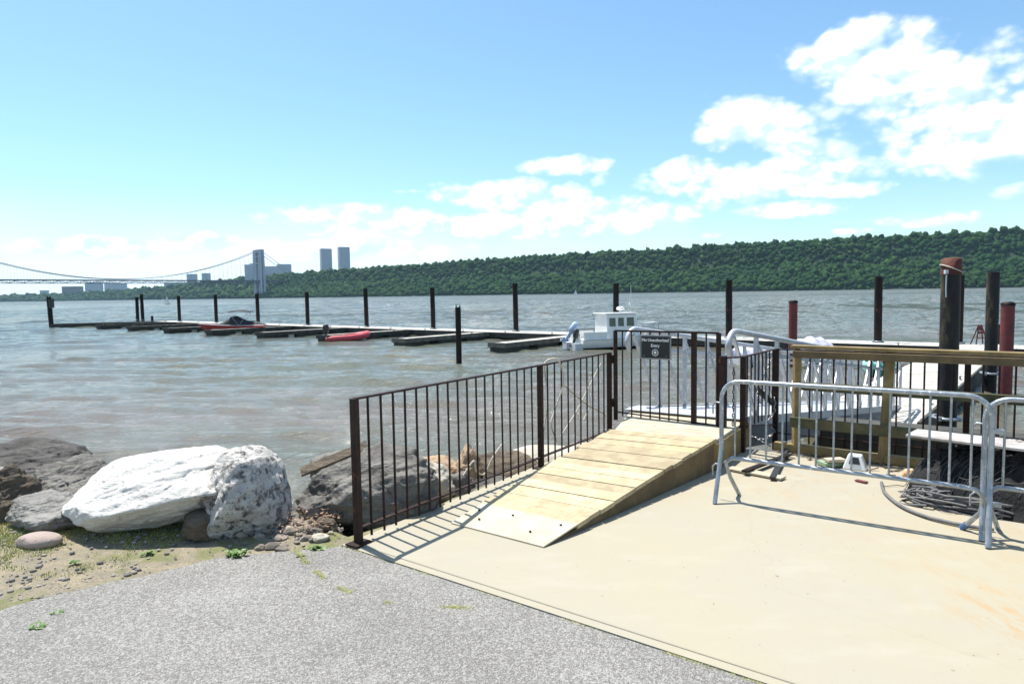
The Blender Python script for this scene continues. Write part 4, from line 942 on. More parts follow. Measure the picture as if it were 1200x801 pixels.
mb.add([pa + Z * 0, pb_, pc, pd, pa - Z * .01, pb_ - Z * .01, pc - Z * .01, pd - Z * .01], [(3, 2, 1, 0), (0, 1, 5, 4), (1, 2, 6, 5), (2, 3, 7, 6), (3, 0, 4, 7)]); mb.build('hinge_plate', M['alu'], ld)

# ramp: plank deck, side skirts, bolts
rp_ = empty('wooden_ramp', (.7, 6.0, 0), 'pale plank ramp rising from the concrete to the gate', 'ramp')
mb = MB(); widths = []; 
n = 15; tt = 0.0; cuts = [0.145]
while cuts[-1] < 1: cuts.append(min(1.0, cuts[-1] + random.uniform(.05, .072)))
def rpt(t, u):
    l = rnl.lerp(rfl, t); r = rnr.lerp(rfr, t); p_ = l.lerp(r, u); p_.z = .012 + .31 * (t ** .92); return p_
for i in range(len(cuts) - 1):
    t0, t1 = cuts[i], cuts[i + 1] - .0032; j0 = random.uniform(-.035, .01); j1 = random.uniform(-.004, .012); dz = random.uniform(0, .006)
    vs = [rpt(t0, j0) + Z * dz, rpt(t0, 1 + j1) + Z * dz, rpt(t1, 1 + j1) + Z * dz, rpt(t1, j0) + Z * dz]
    mb.add(vs + [v - Z * .035 for v in vs], [(0, 1, 2, 3), (7, 6, 5, 4), (0, 4, 5, 1), (1, 5, 6, 2), (2, 6, 7, 3), (3, 7, 4, 0)])
mb.build('planks', M['ramp'], rp_)
mb = MB(); vs = [rpt(0, 0), rpt(0, 1.0), rpt(.15, 1.01) + Z * .006, rpt(.15, 0) + Z * .006]; mb.add(vs + [v - Z * .012 for v in vs], [(0, 1, 2, 3), (7, 6, 5, 4), (0, 4, 5, 1), (1, 5, 6, 2), (2, 6, 7, 3), (3, 7, 4, 0)]); mb.build('toe_board', M['ply'], rp_)
for (t, u) in ((.05, .2), (.05, .75), (.115, .42), (.12, .9), (.1, .08)):
    c = rpt(t, u) + Z * .006; MB().tube([c, c + Z * .006], .010, 8).build('bolt', M['pile'], rp_)
for u in (.995, .02):
    a0_, a1_ = rpt(.03, u), rpt(1, u); b0_ = Vector((a0_.x, a0_.y, .003)); b1_ = Vector((a1_.x, a1_.y, .003)); th = Vector((Nv.x, Nv.y, 0)) * .035 * (-1 if u > .5 else 1)
    mid = rpt(.5, u)
    vs = []
    for k in range(9):
        t = .03 + .97 * k / 8; p_ = rpt(t, u) - Z * .036; vs.append([Vector((p_.x, p_.y, .003)), Vector((p_.x, p_.y, max(p_.z, .004))), Vector((p_.x, p_.y, max(p_.z, .004))) + th, Vector((p_.x, p_.y, .003)) + th])
    mb = MB(); n4 = 4
    for k in range(8):
        for q_ in range(4): mb.add([vs[k][q_], vs[k + 1][q_], vs[k + 1][(q_ + 1) % 4], vs[k][(q_ + 1) % 4]], [(0, 1, 2, 3)])
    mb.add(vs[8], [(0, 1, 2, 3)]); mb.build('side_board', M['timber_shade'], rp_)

# ================================================================ RAILINGS
def bar(mb, p, q, w=.016): mb.beam(p, q, w, w, up=(0, 1, 0))
TOP = 1.065
fe = empty('ramp_railing', tuple(FA), 'rusty black bar railing running from the asphalt up beside the ramp', 'railing')
for k, d in enumerate((0, 2.52, FL)):
    c = FA + FD * d
    mb = MB(); mb.box(c + Z * (TOP / 2 + .004), (.05, .05, TOP - .0), math.atan2(FD.y, FD.x)); po = mb.build('post', M['rail'], fe, bevel=.004)
    if k != 1 or True:
        mb = MB(); mb.box(c + Z * .007, (.15, .12, .012), math.atan2(FD.y, FD.x)); mb.build('base_plate', M['rail'], po)
mb = MB(); mb.beam(FA + Z * TOP, FA + FD * FL + Z * TOP, .042, .014); mb.build('top_rail', M['rail'], fe)
mb = MB(); mb.beam(FA + FD * .025 + Z * .115, FA + FD * (FL - .03) + Z * .115, .035, .012); mb.build('bottom_rail', M['rail'], fe)
for d in [.131 * (i + 1) for i in range(18)] + [2.52 + .1445 * (i + 1) for i in range(10)]:
    mb = MB(); c = FA + FD * d; j = random.uniform(-.004, .004); bar(mb, c + Z * (TOP - .006), c + Vector((j, 0, .02 + random.uniform(0, .02)))); mb.build('baluster', M['rail'], fe)
# gate
GH = HG + FD * .02 + ED * .075; GD = ED.copy(); GL = 1.27; gz0, gz1 = .25, 1.335
ge_ = empty('gate', (GH.x, GH.y, gz0), 'tall black bar gate with a sign, closed above the top of the ramp', 'gate')
for d_ in (0, GL): MB().box(GH + GD * d_ + Z * ((gz0 + gz1) / 2), (.045, .045, gz1 - gz0)).build('stile', M['rail'], ge_)
MB().beam(GH + Z * gz1, GH + GD * GL + Z * gz1, .045, .02).build('top_rail', M['rail'], ge_); MB().beam(GH + Z * (gz0 + .10), GH + GD * GL + Z * (gz0 + .06), .03, .012).build('bottom_rail', M['rail'], ge_)
mb = MB(); mb.box(GH + GD * .99 + Z * ((gz0 + gz1) / 2 - .0), (.05, .05, gz1 - gz0 - .02), -.64); mb.build('middle_stile', M['rail'], ge_)
gx = [.095, .215, .335, .455, .575, .69, .80, 1.13]
for i, d in enumerate(gx):
    c = GH + GD * d; mb = MB(); bar(mb, c + Z * gz1, c + Z * (gz0 + (.05 if i < 1 else -.03 + .02 * math.sin(i))), .015); mb.build('baluster', M['rail'], ge_)
mb = MB()
for zz in (.45, .98): mb.box(HG + Z * zz + ED * .04, (.05, .03, .05), .3); mb.tube([HG + ED * .045 + Z * (zz - .04), HG + ED * .045 + Z * (zz + .06)], .016, 8)
mb.build('hinge', M['rail'], ge_)
c = GH + GD * (GL + .02); MB().box(c + Z * .83, (.05, .05, .12), .4).build('latch', M['rail'], ge_)
# sign
sgw, sgh = .385, .285; sc_ = GH + GD * .535 + Z * (1.155); nrm = Vector((-ED.y * -1, 0, 0)); nrm = Vector((-.60, -.80, 0))
sg = empty('sign', tuple(sc_ + nrm * .025), 'black sign reading No Unauthorized Entry fixed to the gate', 'sign')
srot = math.atan2(ED.y, ED.x)
mb = MB(); mb.box(sc_ + nrm * .022, (sgw, .012, sgh), srot); mb.build('backing_plate', M['signgrey'], sg, bevel=.003)
mb = MB(); mb.box(sc_ + nrm * .031, (sgw - .035, .006, sgh - .035), srot); mb.build('panel', M['signblack'], sg)
def textmesh(txt, size, c, mat, parent, bold=.012, name='lettering'):
    cu = bpy.data.curves.new('t', 'FONT'); cu.body = txt; cu.size = size; cu.align_x = 'CENTER'; cu.align_y = 'CENTER'; cu.extrude = .0015; cu.offset = bold * size
    o = bpy.data.objects.new('t', cu); COL.objects.link(o); dg = bpy.context.evaluated_depsgraph_get(); me = bpy.data.meshes.new_from_object(o.evaluated_get(dg)); bpy.data.objects.remove(o)
    o2 = bpy.data.objects.new(name, me); me.materials.clear(); me.materials.append(mat); COL.objects.link(o2); o2.parent = parent
    o2.location = c - wloc(parent); o2.rotation_euler = (PI / 2, 0, srot); return o2
textmesh('No Unauthorized', .047, sc_ + nrm * .036 + Z * .082, M['signwhite'], sg, .018)
textmesh('Entry', .050, sc_ + nrm * .036 + Z * .018, M['signwhite'], sg, .018)
ec = sc_ + nrm * .0355 - Z * .062
mb = MB(); mb.tube([ec + ED * .036 * math.cos(a) + Z * .036 * math.sin(a) for a in np.linspace(0, 2 * PI, 24, endpoint=False)], .0045, 6, closed=True)
leaf = [(0, .026), (.006, .014), (.017, .016), (.013, .006), (.024, .0), (.014, -.006), (.010, -.015), (.003, -.011), (.0025, -.026), (-.0025, -.026), (-.003, -.011), (-.010, -.015), (-.014, -.006), (-.024, 0), (-.013, .006), (-.017, .016), (-.006, .014)]
lv = [ec + ED * x + Z * y for x, y in leaf]; cc = ec; mb.add([cc + nrm * .002] + [v + nrm * .002 for v in lv], [(0, 1 + (i + 1) % len(lv), 1 + i) for i in range(len(lv))]); mb.build('leaf_emblem', M['signwhite'], sg)
for x in (-.14, .14):
    c = sc_ + ED * x - Z * .10; MB().tube([c + nrm * .033, c + nrm * .040], .006, 8).build('screw', M['galv'], sg)

# black railing behind the wooden rail
c0 = Vector((2.30, 7.42, 0)); c1 = Vector((2.55, 7.50, 0)); c2 = Vector((3.27, 8.42, 0)); c3 = c2 + ED * 1.98; c4 = c2 + ED * 4.6
r2 = empty('landing_railing', tuple(c2), 'black bar railing turning from the gate post and running behind the timber rail', 'railing')
for c, w, z0 in ((c0, .075, 0), (c1, .055, .0), (c2, .06, -.2), (c3, .06, -.2), (c4, .06, -.2)):
    MB().box(c + Z * ((TOP + z0) / 2), (w, w, TOP - z0 + (.04 if c is c0 else 0)), -.6).build('post', M['rail'], r2, bevel=.004)
mb = MB()
for a, b_ in ((c0, c1), (c1, c2), (c2, c3), (c3, c4)): mb.beam(a + Z * TOP, b_ + Z * TOP, .042, .014)
mb.build('top_rail', M['rail'], r2)
mb = MB(); mb.beam(c2 + Z * .02, c4 + Z * .02, .03, .012); mb.beam(c1 + Z * .30, c2 + Z * .12, .03, .012); mb.build('bottom_rail', M['rail'], r2)
for a, b_, n, z0 in ((c1, c2, 8, .25), (c2, c3, 14, -.08), (c3, c4, 18, -.08)):
    for i in range(1, n + 1):
        c = a.lerp(b_, i / (n + 1)); mb = MB(); bar(mb, c + Z * TOP, c + Z * z0, .014); mb.build('baluster', M['rail'], r2)

# timber rail fence
w0 = Vector((3.08, 7.42, 0)); wd = Vector((.79, -.61, 0)).normalized()
tf = empty('timber_rail', tuple(w0), 'brown timber post and rail barrier at the edge of the concrete', 'fence')
for d, lean in ((.03, 0), (.90, .03), (2.3, .0), (3.7, 0)):
    a = w0 + wd * d; mb = MB(); mb.beam(a + Vector((-lean, 0, -.1)), a + Vector((lean, 0, 1.15)), .072, .072, up=(0, 1, 0)); mb.build('post', M['timber'], tf, bevel=.006)
mb = MB(); mb.beam(w0 - wd * .03 + Z * 1.175 , w0 + wd * 4.2 + Z * 1.175, .11, .038); mb.build('top_rail', M['timber'], tf, bevel=.006)
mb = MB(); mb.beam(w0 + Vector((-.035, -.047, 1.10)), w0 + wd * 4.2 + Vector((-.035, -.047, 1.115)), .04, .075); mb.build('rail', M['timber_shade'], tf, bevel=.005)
mb = MB(); mb.beam(w0 + Vector((.06, .05, .74)), w0 + wd * 4.2 + Vector((.06, .05, .74)), .04, .09); mb.beam(w0 + Vector((-.06, -.05, .36)), w0 + wd * 4.2 + Vector((-.06, -.05, .36)), .04, .11); mb.build('algae_rail', M['timber_green'], tf, bevel=.005)
mb = MB(); mb.beam(w0 - wd * .2 + Z * .06, w0 + wd * 4.2 + Z * .06, .09, .09); mb.build('sill', M['timber'], tf, bevel=.006)

# crowd barriers ------------------------------------------------------
def barrier(p0, p1, label, nb=14, zt=1.03, zb=.37, bent=False):
    p0 = Vector(p0); p1 = Vector(p1); d = (p1 - p0); L = d.length; d.normalize(); nn = Vector((-d.y, d.x, 0)); r = .019
    if nn.y < 0: nn = -nn
    e = empty('crowd_barrier', tuple(p0), label, 'barrier', 'steel crowd barriers')
    pts = [p0 + Z * .02 - nn * .13, p0 + Z * .30 - nn * .02, p0 + Z * .42]
    R_ = .15
    pts = [p0 - nn * .17 + Z * .005, p0 - nn * .02 + Z * .38, p0 + Z * .46, p0 + Z * (zt - R_)]
    pts += [p0 + d * (R_ - R_ * math.cos(a)) + Z * (zt - R_ + R_ * math.sin(a)) for a in np.linspace(.25, PI / 2, 6)]
    pts += [p1 - d * (R_ - R_ * math.sin(a)) + Z * (zt - R_ + R_ * math.cos(a)) for a in np.linspace(0, PI / 2 - .25, 6)]
    pts += [p1 + Z * (zt - R_), p1 + Z * .46, p1 - nn * .02 + Z * .38, p1 - nn * .17 + Z * .005]
    MB().tube(pts, r, 12).build('frame', M['galv'], e)
    a_ = .09
    low = [p0 + d * .10 + nn * .19 + Z * .005, p0 + d * .05 + nn * .10 + Z * .17, p0 + d * .03 + nn * .02 + Z * (zb - .05), p0 + d * .09 + Z * zb, p0 + d * .2 + Z * zb]
    br_ = [p1 - d * .2 + Z * zb, p1 - d * .08 + Z * (zb - .01), p1 - d * .03 + nn * .03 + Z * (zb - .07), p1 - d * .05 + nn * .10 + Z * .17, p1 - d * (.16 if bent else .10) + nn * .19 + Z * .005]
    MB().tube(low + br_, r * .9, 12).build('lower_rail', M['galv'], e)
    for i in range(nb):
        c = p0 + d * (.115 + (L - .23) * i / (nb - 1)); MB().tube([c + Z * zb, c + Z * zt], .0085, 8).build('bar', M['galv'], e)
    for (pp, sg_) in ((p0, -1),):
        for zz in (.93 * zt - .12, .30):
            mb = MB(); mb.tube([pp + Z * zz, pp + d * sg_ * .05 + Z * (zz + .005), pp + d * sg_ * .075 + Z * (zz - .02), pp + d * sg_ * .075 + Z * (zz - .10)], .007, 8); mb.build('hook', M['galv'], e)
    for zz in (zt - .24, .27):
        mb = MB(); mb.beam(p1 + Z * zz, p1 + d * .07 + Z * zz, .04, .03); mb.build('eye', M['galv'], e)
    if bent:
        c = (low + br_); c = p1 - d * .145 + nn * .175 + Z * .05; MB().tube([p1 - d * .16 + nn * .19 + Z * .01, p1 - d * .13 + nn * .168 + Z * .05], r + .0045, 12).build('tape_band', M['blueband'], e)
    return e
barrier((1.79, 5.80, 0), (3.35, 4.72, 0), 'full crowd barrier standing on the concrete across the view, ends both visible', bent=True)
b2e = barrier((3.40, 4.86, 0), (5.1, 3.70, 0), 'second crowd barrier cut off by the right edge, hooked to the first', zt=1.0, zb=.36)

# ================================================================ ROCKS
def rock(label, c, size, seed, mat, planes=(), nfac=13, sub=6, rz=0.0, tilt=(0, 0), amp=.12, blend=20, name='boulder', group='rocks along the river bank', layer=0.0, ridge=None):
    rng_ = random.Random(seed); V_, F_ = ico(sub); nl = []
    for k in range(nfac):
        z_ = rng_.uniform(-1, 1); a_ = rng_.uniform(0, 2 * PI); q_ = math.sqrt(1 - z_ * z_); nl.append((Vector((q_ * math.cos(a_), q_ * math.sin(a_), z_)), rng_.uniform(.68, .98)))
    for (n_, d_) in planes: nl.append((Vector(n_).normalized(), d_))
    N_ = np.array([n_[:] for n_, _ in nl]); Dd = np.array([d_ for _, d_ in nl])
    dots = V_ @ N_.T; rr = np.where(dots > .05, Dd / np.maximum(dots, .05), 9)
    rr = np.concatenate([rr, np.full((len(V_), 1), 1.08)], 1)
    R_ = -np.log(np.exp(-blend * rr).sum(1)) / blend                       # soft minimum: chipped facets with worn edges
    P = V_ * R_[:, None]; o_ = Vector((seed * 3.7, seed * 1.3, seed * 2.1)); out_ = []
    for p in P:
        v = Vector(p); nrm_ = v.normalized()
        lv = Vector((v.x * 1.3 + v.z * .5, v.y * 1.3, (v.z - v.x * .45 + v.y * .2) * 6.5))
        f = amp * .45 * noise.noise(lv + o_) + amp * .25 * noise.noise(lv * 2.3 - o_)
        f += amp * .62 * (noise.fractal(v * 2.1 + o_, .8, 2.1, 6) * 1.0) + amp * .35 * abs(noise.noise(v * 6 + o_))
        f += layer * math.sin((v.z * 1.0 + v.x * .5 + .35 * noise.noise(v * 2 + o_)) * 17) * (.5 + .5 * noise.noise(v * 3 - o_))
        cr = abs(noise.noise(v * 2.3 - o_)); f -= amp * 1.1 * max(0, 1 - cr / .045) * .35
        out_.append(v + nrm_ * f)
    m_ = Matrix.Rotation(rz, 3, 'Z') @ Matrix.Rotation(tilt[0], 3, 'X') @ Matrix.Rotation(tilt[1], 3, 'Y')
    sz = Vector(size); VV_ = np.array([(m_ @ Vector((v.x * sz.x, v.y * sz.y, v.z * sz.z)))[:] for v in out_])
    o = raw_mesh(name, VV_, F_, mat, smooth=True); o.location = c; tag(o, label, 'rock', group); return o
LT = 'big white boulder with a rounded top lying at the edge of the asphalt'
rock(LT, (-2.85, 5.34, .235), (.80, .50, .38), 4, M['rockwhite'], planes=[((-.12, -.72, .70), .50), ((0, .05, 1), .80), ((-.75, -.30, .55), .66), ((.15, -.72, -.66), .52), ((0, -.1, -1), .60), ((-.6, -.7, -.2), .74), ((.5, -.4, .75), .72)], nfac=5, rz=.06, tilt=(0, -.10), amp=.07, blend=28)
rock('pitted grey-white block leaning against the right end of the big white boulder', (-2.10, 5.26, .26), (.29, .42, .43), 9, M['rockspeck'], planes=[((-.35, -.85, .40), .62), ((.95, -.2, .1), .72), ((.3, -.75, -.6), .6), ((.1, 0, 1), .80), ((.55, -.8, .2), .72)], nfac=5, rz=-.15, tilt=(0, -.10), amp=.09, blend=18, sub=5)
rock('low brown-grey stone wedged under the joint of the two white boulders', (-2.36, 5.14, .05), (.20, .18, .13), 12, M['rockbrown'], nfac=8, amp=.10, name='rock', sub=5)
rock('large dark domed boulder at the back left by the water', (-5.30, 7.35, -.14), (.92, .5, .42), 21, M['rockdark'], planes=[((.5, -.2, .8), .72)], rz=-.25, layer=.012, sub=6)
rock('grey slab boulder leaning right behind the left end of the white boulder', (-4.30, 6.55, -.05), (.38, .38, .35), 23, M['rockgrey'], planes=[((-.2, -.5, .8), .62)], layer=.012, rz=.3, sub=6)
rock('brown wedge-shaped rock with a sharp top at the left', (-4.38, 5.72, .08), (.38, .30, .40), 26, M['rockbrown'], planes=[((-.7, -.1, .7), .5), ((.8, -.35, .55), .5), ((0, -.95, .1), .6)], nfac=4, layer=.015, blend=16, sub=6)
rock('layered grey rock just left of the white boulder tip', (-3.82, 5.5, .05), (.34, .28, .20), 28, M['rocklight'], planes=[((.1, -.4, .9), .6)], layer=.016, rz=-.2, sub=6)
rock('grey rock cut off by the left edge of the view', (-5.0, 6.35, -.02), (.38, .38, .36), 31, M['rocklight'], layer=.012, sub=5)
rock('small smooth pinkish cobble on the grass beside the layered grey rock', (-3.58, 5.02, .0), (.155, .10, .06), 33, M['rockpink'], nfac=2, amp=.02, sub=4, name='cobble')
rock('big dark grey fissured boulder behind the near end of the railing', (-1.30, 5.80, .08), (.60, .42, .44), 41, M['rockgrey'], planes=[((-.1, -.4, .9), .68), ((-.8, -.5, .1), .8)], nfac=7, amp=.12, layer=.014, rz=-.1, sub=6)
rock('flat grey stone behind the gap between pitted block and dark boulder', (-1.72, 6.5, .06), (.30, .30, .22), 43, M['rockgrey'], rz=.5, sub=5)
rock('pale grey stone with buff top behind the dark fissured boulder', (-.95, 6.75, -.08), (.42, .30, .26), 45, M['rockpale'], sub=5)
rock('small grey stone in the gap right of the pitted block', (-1.66, 5.58, .03), (.13, .12, .11), 47, M['rockgrey'], nfac=14, name='rock', sub=5, blend=30)
rock('small flat stone in rubble beside the pitted block', (-1.52, 5.28, .0), (.10, .08, .06), 49, M['rockbrown'], nfac=14, name='rock', sub=5, blend=30)
rock('small pale chip of stone at the asphalt edge below the pitted block', (-1.47, 5.03, -.015), (.07, .055, .035), 51, M['rockpale'], nfac=14, name='rock', sub=4, blend=30)
rock('low tan rock lying left of the sharp peaked rock', (-.92, 7.95, -.42), (.50, .36, .32), 61, M['rocktan'], rz=.2, amp=.09, sub=5)
rock('sharp peaked tan and brown rock seen through the railing', (-.55, 7.75, -.42), (.36, .34, .56), 63, M['rocktan'], planes=[((-.75, -.1, .6), .48), ((.85, -.15, .5), .46), ((0, -.8, .5), .55)], nfac=4, blend=18, layer=.012, sub=6)
rock('rounded brown rock right of the peaked rock, behind the railing', (-.12, 7.95, -.50), (.52, .40, .42), 65, M['rockbrown'], rz=-.2, amp=.08, sub=5)
rock('grey rock low between the dark fissured boulder and the peaked rock', (-.72, 7.1, -.36), (.36, .32, .34), 67, M['rockgrey'], layer=.012, sub=5)
rock('long pale flat stone farthest along the railing by the water', (.42, 9.6, -.66), (.78, .42, .28), 71, M['rockpale'], rz=.35, amp=.05, sub=5)
rock('pale block at the water behind the gate hinge post', (1.0, 10.2, -.85), (.5, .4, .35), 73, M['rockpale'], rz=.1, sub=5)
rock('dark wet rock below the near ramp railing', (-.25, 7.15, -.45), (.36, .3, .3), 75, M['rockdark'], sub=5)
for i, (x, y, z, s_) in enumerate([(-6.6, 7.7, -.3, .7), (-7.3, 7.0, -.1, .6), (-3.6, 7.2, -.65, .6), (-2.7, 6.9, -.5, .55), (-1.9, 7.6, -1.0, .55), (-4.8, 8.4, -1.0, .6), (-3.0, 8.0, -1.15, .5), (-6.5, 8.9, -1.15, .6)]):
    rock(['dark boulder beyond the left edge of the view at the waterside', 'grey boulder left of the large dark domed one', 'grey boulder below the big white boulder on the river side', 'dark stone on the river side of the white boulder',
          'wet grey stone at the waterline under the dark fissured boulder', 'wet stone at the waterline behind the domed boulder', 'low wet stone at the waterline behind the white boulder', 'low wet boulder at the far left waterline'][i],
         (x, y, z), (s_, s_ * .75, s_ * .55), 80 + i, M[('rockdark', 'rockgrey')[i % 2]], rz=i, sub=4)
# rusty driftwood bar
mb = MB(); mb.beam((-1.95, 6.15, .20), (-1.36, 6.25, .42), .10, .025, up=(0, -.6, .8)); o = mb.build('driftwood_plank', M['rockbrown'], loc=(-1.65, 6.2, .3), bevel=.005); tag(o, 'dark weathered plank stuck between the rocks behind the pitted block', 'plank')

# ================================================================ GROUND LITTER, WEEDS, GRASS
def scatter_tris(name, pts, mat, label, cat, h, w, kind='stuff', flat=0.0):
    V_ = []; F_ = []; rg = random.Random(5)
    for (x, y, z) in pts:
        a = rg.uniform(0, PI * 2); hh = h * rg.uniform(.5, 1.4); ww = w * rg.uniform(.6, 1.3); lx, ly = rg.uniform(-.6, .6) * hh + rg.uniform(-1, 1) * flat, rg.uniform(-.6, .6) * hh + rg.uniform(-1, 1) * flat; b_ = len(V_)
        V_ += [(x - math.cos(a) * ww, y - math.sin(a) * ww, z), (x + math.cos(a) * ww, y + math.sin(a) * ww, z), (x + lx, y + ly, z + hh)]; F_.append((b_, b_ + 1, b_ + 2))
    o = raw_mesh(name, np.array(V_), np.array(F_), mat); return tag(o, label, cat, kind=kind)
def gh(x, y): return float(hfun(np.array([x]), np.array([y]))[0])
grassmat = pm('dry_green_grass', (.26, .33, .07), (.46, .43, .15), 3, .8, island=.35)
pts = []
rg = random.Random(21)
while len(pts) < 60000:
    x = rg.uniform(-5.6, -2.2); y = rg.uniform(3.9, 6.1)
    dn_ = noise.noise(Vector((x * 1.6, y * 1.9, 3))) + .5 * noise.noise(Vector((x * 6, y * 6, 1))) + (y - 4.72) * .95 + (-x - 3.4) * .40
    if dn_ < rg.uniform(.0, .55): continue
    pts.append((x, y, gh(x, y) - .004))
scatter_tris('grass', pts, grassmat, 'short yellow-green grass on the sandy verge at the left', 'grass', .022, .003)
# gravel
V_, F_ = ico(1); VV = []; FF = []; b_ = 0; rg = random.Random(8)
for i in range(2600):
    x = rg.uniform(-5.0, -1.35); y = rg.uniform(3.6, 5.9)
    if noise.noise(Vector((x * 2, y * 2, 9))) < rg.uniform(-.5, .4): continue
    s_ = .006 + .016 * rg.random() ** 3; v = V_ * np.array([s_ * rg.uniform(.8, 1.4), s_ * rg.uniform(.8, 1.3), s_ * .6]) + np.array([x, y, max(gh(x, y), -.03) + s_ * .2]); VV.append(v); FF.append(F_ + b_); b_ += len(v)
o = raw_mesh('gravel', np.concatenate(VV), np.concatenate(FF), pm('gravel', (.30, .27, .24), (.16, .15, .14), 8, .9, island=.35), smooth=True); tag(o, 'loose gravel strewn over the verge below the boulders', 'gravel', kind='stuff')
# moss along crack and kerb joint
def moss(path_, name, label, w=.02, n=2600, brk=.15):
    ps = [Vector(p) for p in path_]; seg = [(ps[i + 1] - ps[i]).length for i in range(len(ps) - 1)]; tot = sum(seg); out_ = []; rg_ = random.Random(n)
    while len(out_) < n:
        t = rg_.uniform(0, tot); tt_ = t; i = 0
        while t > seg[i]: t -= seg[i]; i += 1
        c = ps[i].lerp(ps[i + 1], t / seg[i])
        if noise.noise(Vector((tt_ * 3.2, n * .01, 0))) < brk * rg_.random() * 2 - .02: continue
        out_.append((c.x + rg_.gauss(0, w), c.y + rg_.gauss(0, w * .8), -.013))
    return scatter_tris(name, out_, pm(name + '_green', (.34, .31, .13), (.22, .24, .08), 5, .85, island=.3), label, 'moss', .003, .006, flat=.012)
moss([G(345, 642), G(362, 660), G(388, 682), G(425, 697), G(470, 706), G(560, 710)], 'moss', 'yellow-green moss growing along the curved crack in the asphalt', .013, 2600, .03)
kj = [e0 + kb * 1.0, e0 + kb + (e1 - e0).normalized() * 4]
moss(kj, 'joint_moss', 'thin green weeds in the joint between asphalt and concrete kerb', .010, 1500, .55)
# leafy weeds
def weed(c, r, n, label, name='weed'):
    rg_ = random.Random(int(c[0] * 100)); e = MB()
    for k in range(n):
        a = rg_.uniform(0, 2 * PI); l = r * rg_.uniform(.5, 1.1); up = rg_.uniform(.3, 1.1); d_ = Vector((math.cos(a), math.sin(a), up)).normalized(); sd = Vector((-math.sin(a), math.cos(a), 0)); b0 = Vector(c) + Vector((rg_.uniform(-.4, .4) * r, rg_.uniform(-.4, .4) * r, 0))
        w = l * .22; m1 = b0 + d_ * l * .55; tp = b0 + d_ * l - Z * l * .25
        e.add([b0, m1 - sd * w + Z * w * .4, tp, m1 + sd * w + Z * w * .4, m1], [(0, 1, 4), (0, 4, 3), (1, 2, 4), (4, 2, 3)])
    o = e.build(name, M['leafgreen'], loc=tuple(c)); return tag(o, label, 'weed', 'small weeds by the rocks')
for (px, py), r, n, l in [((45, 742 - 10), .07, 26, 'leafy weed in the dirt at the lower left'), ((68, 715), .06, 16, 'small weed just behind the leafy one at the lower left'), ((172, 645), .06, 22, 'green weed in the shadow under the white boulder'),
                          ((85, 655), .05, 18, 'pale weed beside the left tip of the white boulder'), ((278, 648), .09, 36, 'bushy weed growing at the foot of the pitted block'), ((372, 640), .08, 30, 'green weed at the foot of the dark fissured boulder'),
                          ((352, 648), .05, 24, 'yellowish weed at the asphalt crack start'), ((198, 668), .035, 12, 'tiny weed at the asphalt edge below the white boulder')]:
    p_ = G(px, py); weed((p_.x, p_.y, -.03), r, n, l)
weed((-.85, 5.72, .0), .10, 14, 'thin weed growing behind the railing bars')
# rubble between the rocks
VV = []; FF = []; b_ = 0; Vc, Fcc = ico(2)
for i in range(130):
    x = -1.66 + rg.gauss(0, .15); y = 5.32 + rg.gauss(0, .20); sz_ = rg.choice((.012, .018, .025, .04)) * rg.uniform(.8, 1.3); nn_ = np.array([Vector((rg.gauss(0, 1), rg.gauss(0, 1), rg.gauss(0, 1))).normalized()[:] for _ in range(9)])
    dd = Vc @ nn_.T; rr_ = np.min(np.where(dd > .1, .7 / np.maximum(dd, .1), 9), axis=1); rr_ = np.minimum(rr_, 1.1)
    v = Vc * rr_[:, None] * sz_ * np.array([1.3, 1, .8]) + np.array([x, y, gh(x, y) + sz_ * .3]); VV.append(v); FF.append(Fcc + b_); b_ += len(v)
o = raw_mesh('rubble', np.concatenate(VV), np.concatenate(FF), pm('rubble', (.34, .28, .21), (.13, .115, .10), 6, .9, island=.4)); tag(o, 'broken brown and grey rubble filling the gap beside the pitted block', 'rubble', kind='stuff')
# dry leaves and rubble between rocks
pts = []
for i in range(260): pts.append((-1.62 + rg.gauss(0, .13), 5.32 + rg.gauss(0, .16), .02 + abs(rg.gauss(0, .03))))
scatter_tris('dry_leaves', pts, pm('dry_leaf', (.38, .24, .15), (.25, .14, .09), 12, .9, island=.4), 'dry leaves and twigs caught between the pitted block and dark boulder', 'leaves', .010, .010, flat=.03)
# ropes on the railing
def cat_pts(P, n=8):
    P = [Vector(p) for p in P]; out_ = []
    for i in range(len(P) - 1):
        p0, p1, p2, p3 = P[max(0, i - 1)], P[i], P[i + 1], P[min(len(P) - 1, i + 2)]
        for k in range(n):
            t = k / n; out_.append(.5 * ((2 * p1) + (-p0 + p2) * t + (2 * p0 - 5 * p1 + 4 * p2 - p3) * t * t + (-p0 + 3 * p1 - 3 * p2 + p3) * t ** 3))
    return out_ + [P[-1]]
back = Vector((-.826, .564, 0)) * .03
def fpt(d, z, o=1): return FA + FD * d + back * o + Z * z
mb = MB(); mb.tube(cat_pts([fpt(2.62, .35), fpt(2.72, .7), fpt(2.66, 1.0), fpt(2.70, 1.09), fpt(2.84, 1.09, -1), fpt(2.95, .85, -1), fpt(2.86, .55), fpt(2.78, .40), fpt(2.90, .2)]), .009, 6); o = mb.build('white_rope', M['rope'], loc=tuple(fpt(2.7, .3))); tag(o, 'white rope looped over the top rail just past the middle railing post', 'rope')
mb = MB(); mb.tube(cat_pts([fpt(3.05, .80), fpt(3.3, .66), fpt(3.6, .50), fpt(3.95, .36), fpt(4.05, .30)]), .009, 6); mb.tube(cat_pts([fpt(3.95, .95), fpt(3.75, .80), fpt(3.6, .68), fpt(3.35, .48), fpt(3.1, .32), fpt(2.98, .25)]), .007, 6); mb.tube(cat_pts([fpt(3.62, .78), fpt(3.66, .5), fpt(3.5, .34)]), .007, 6)
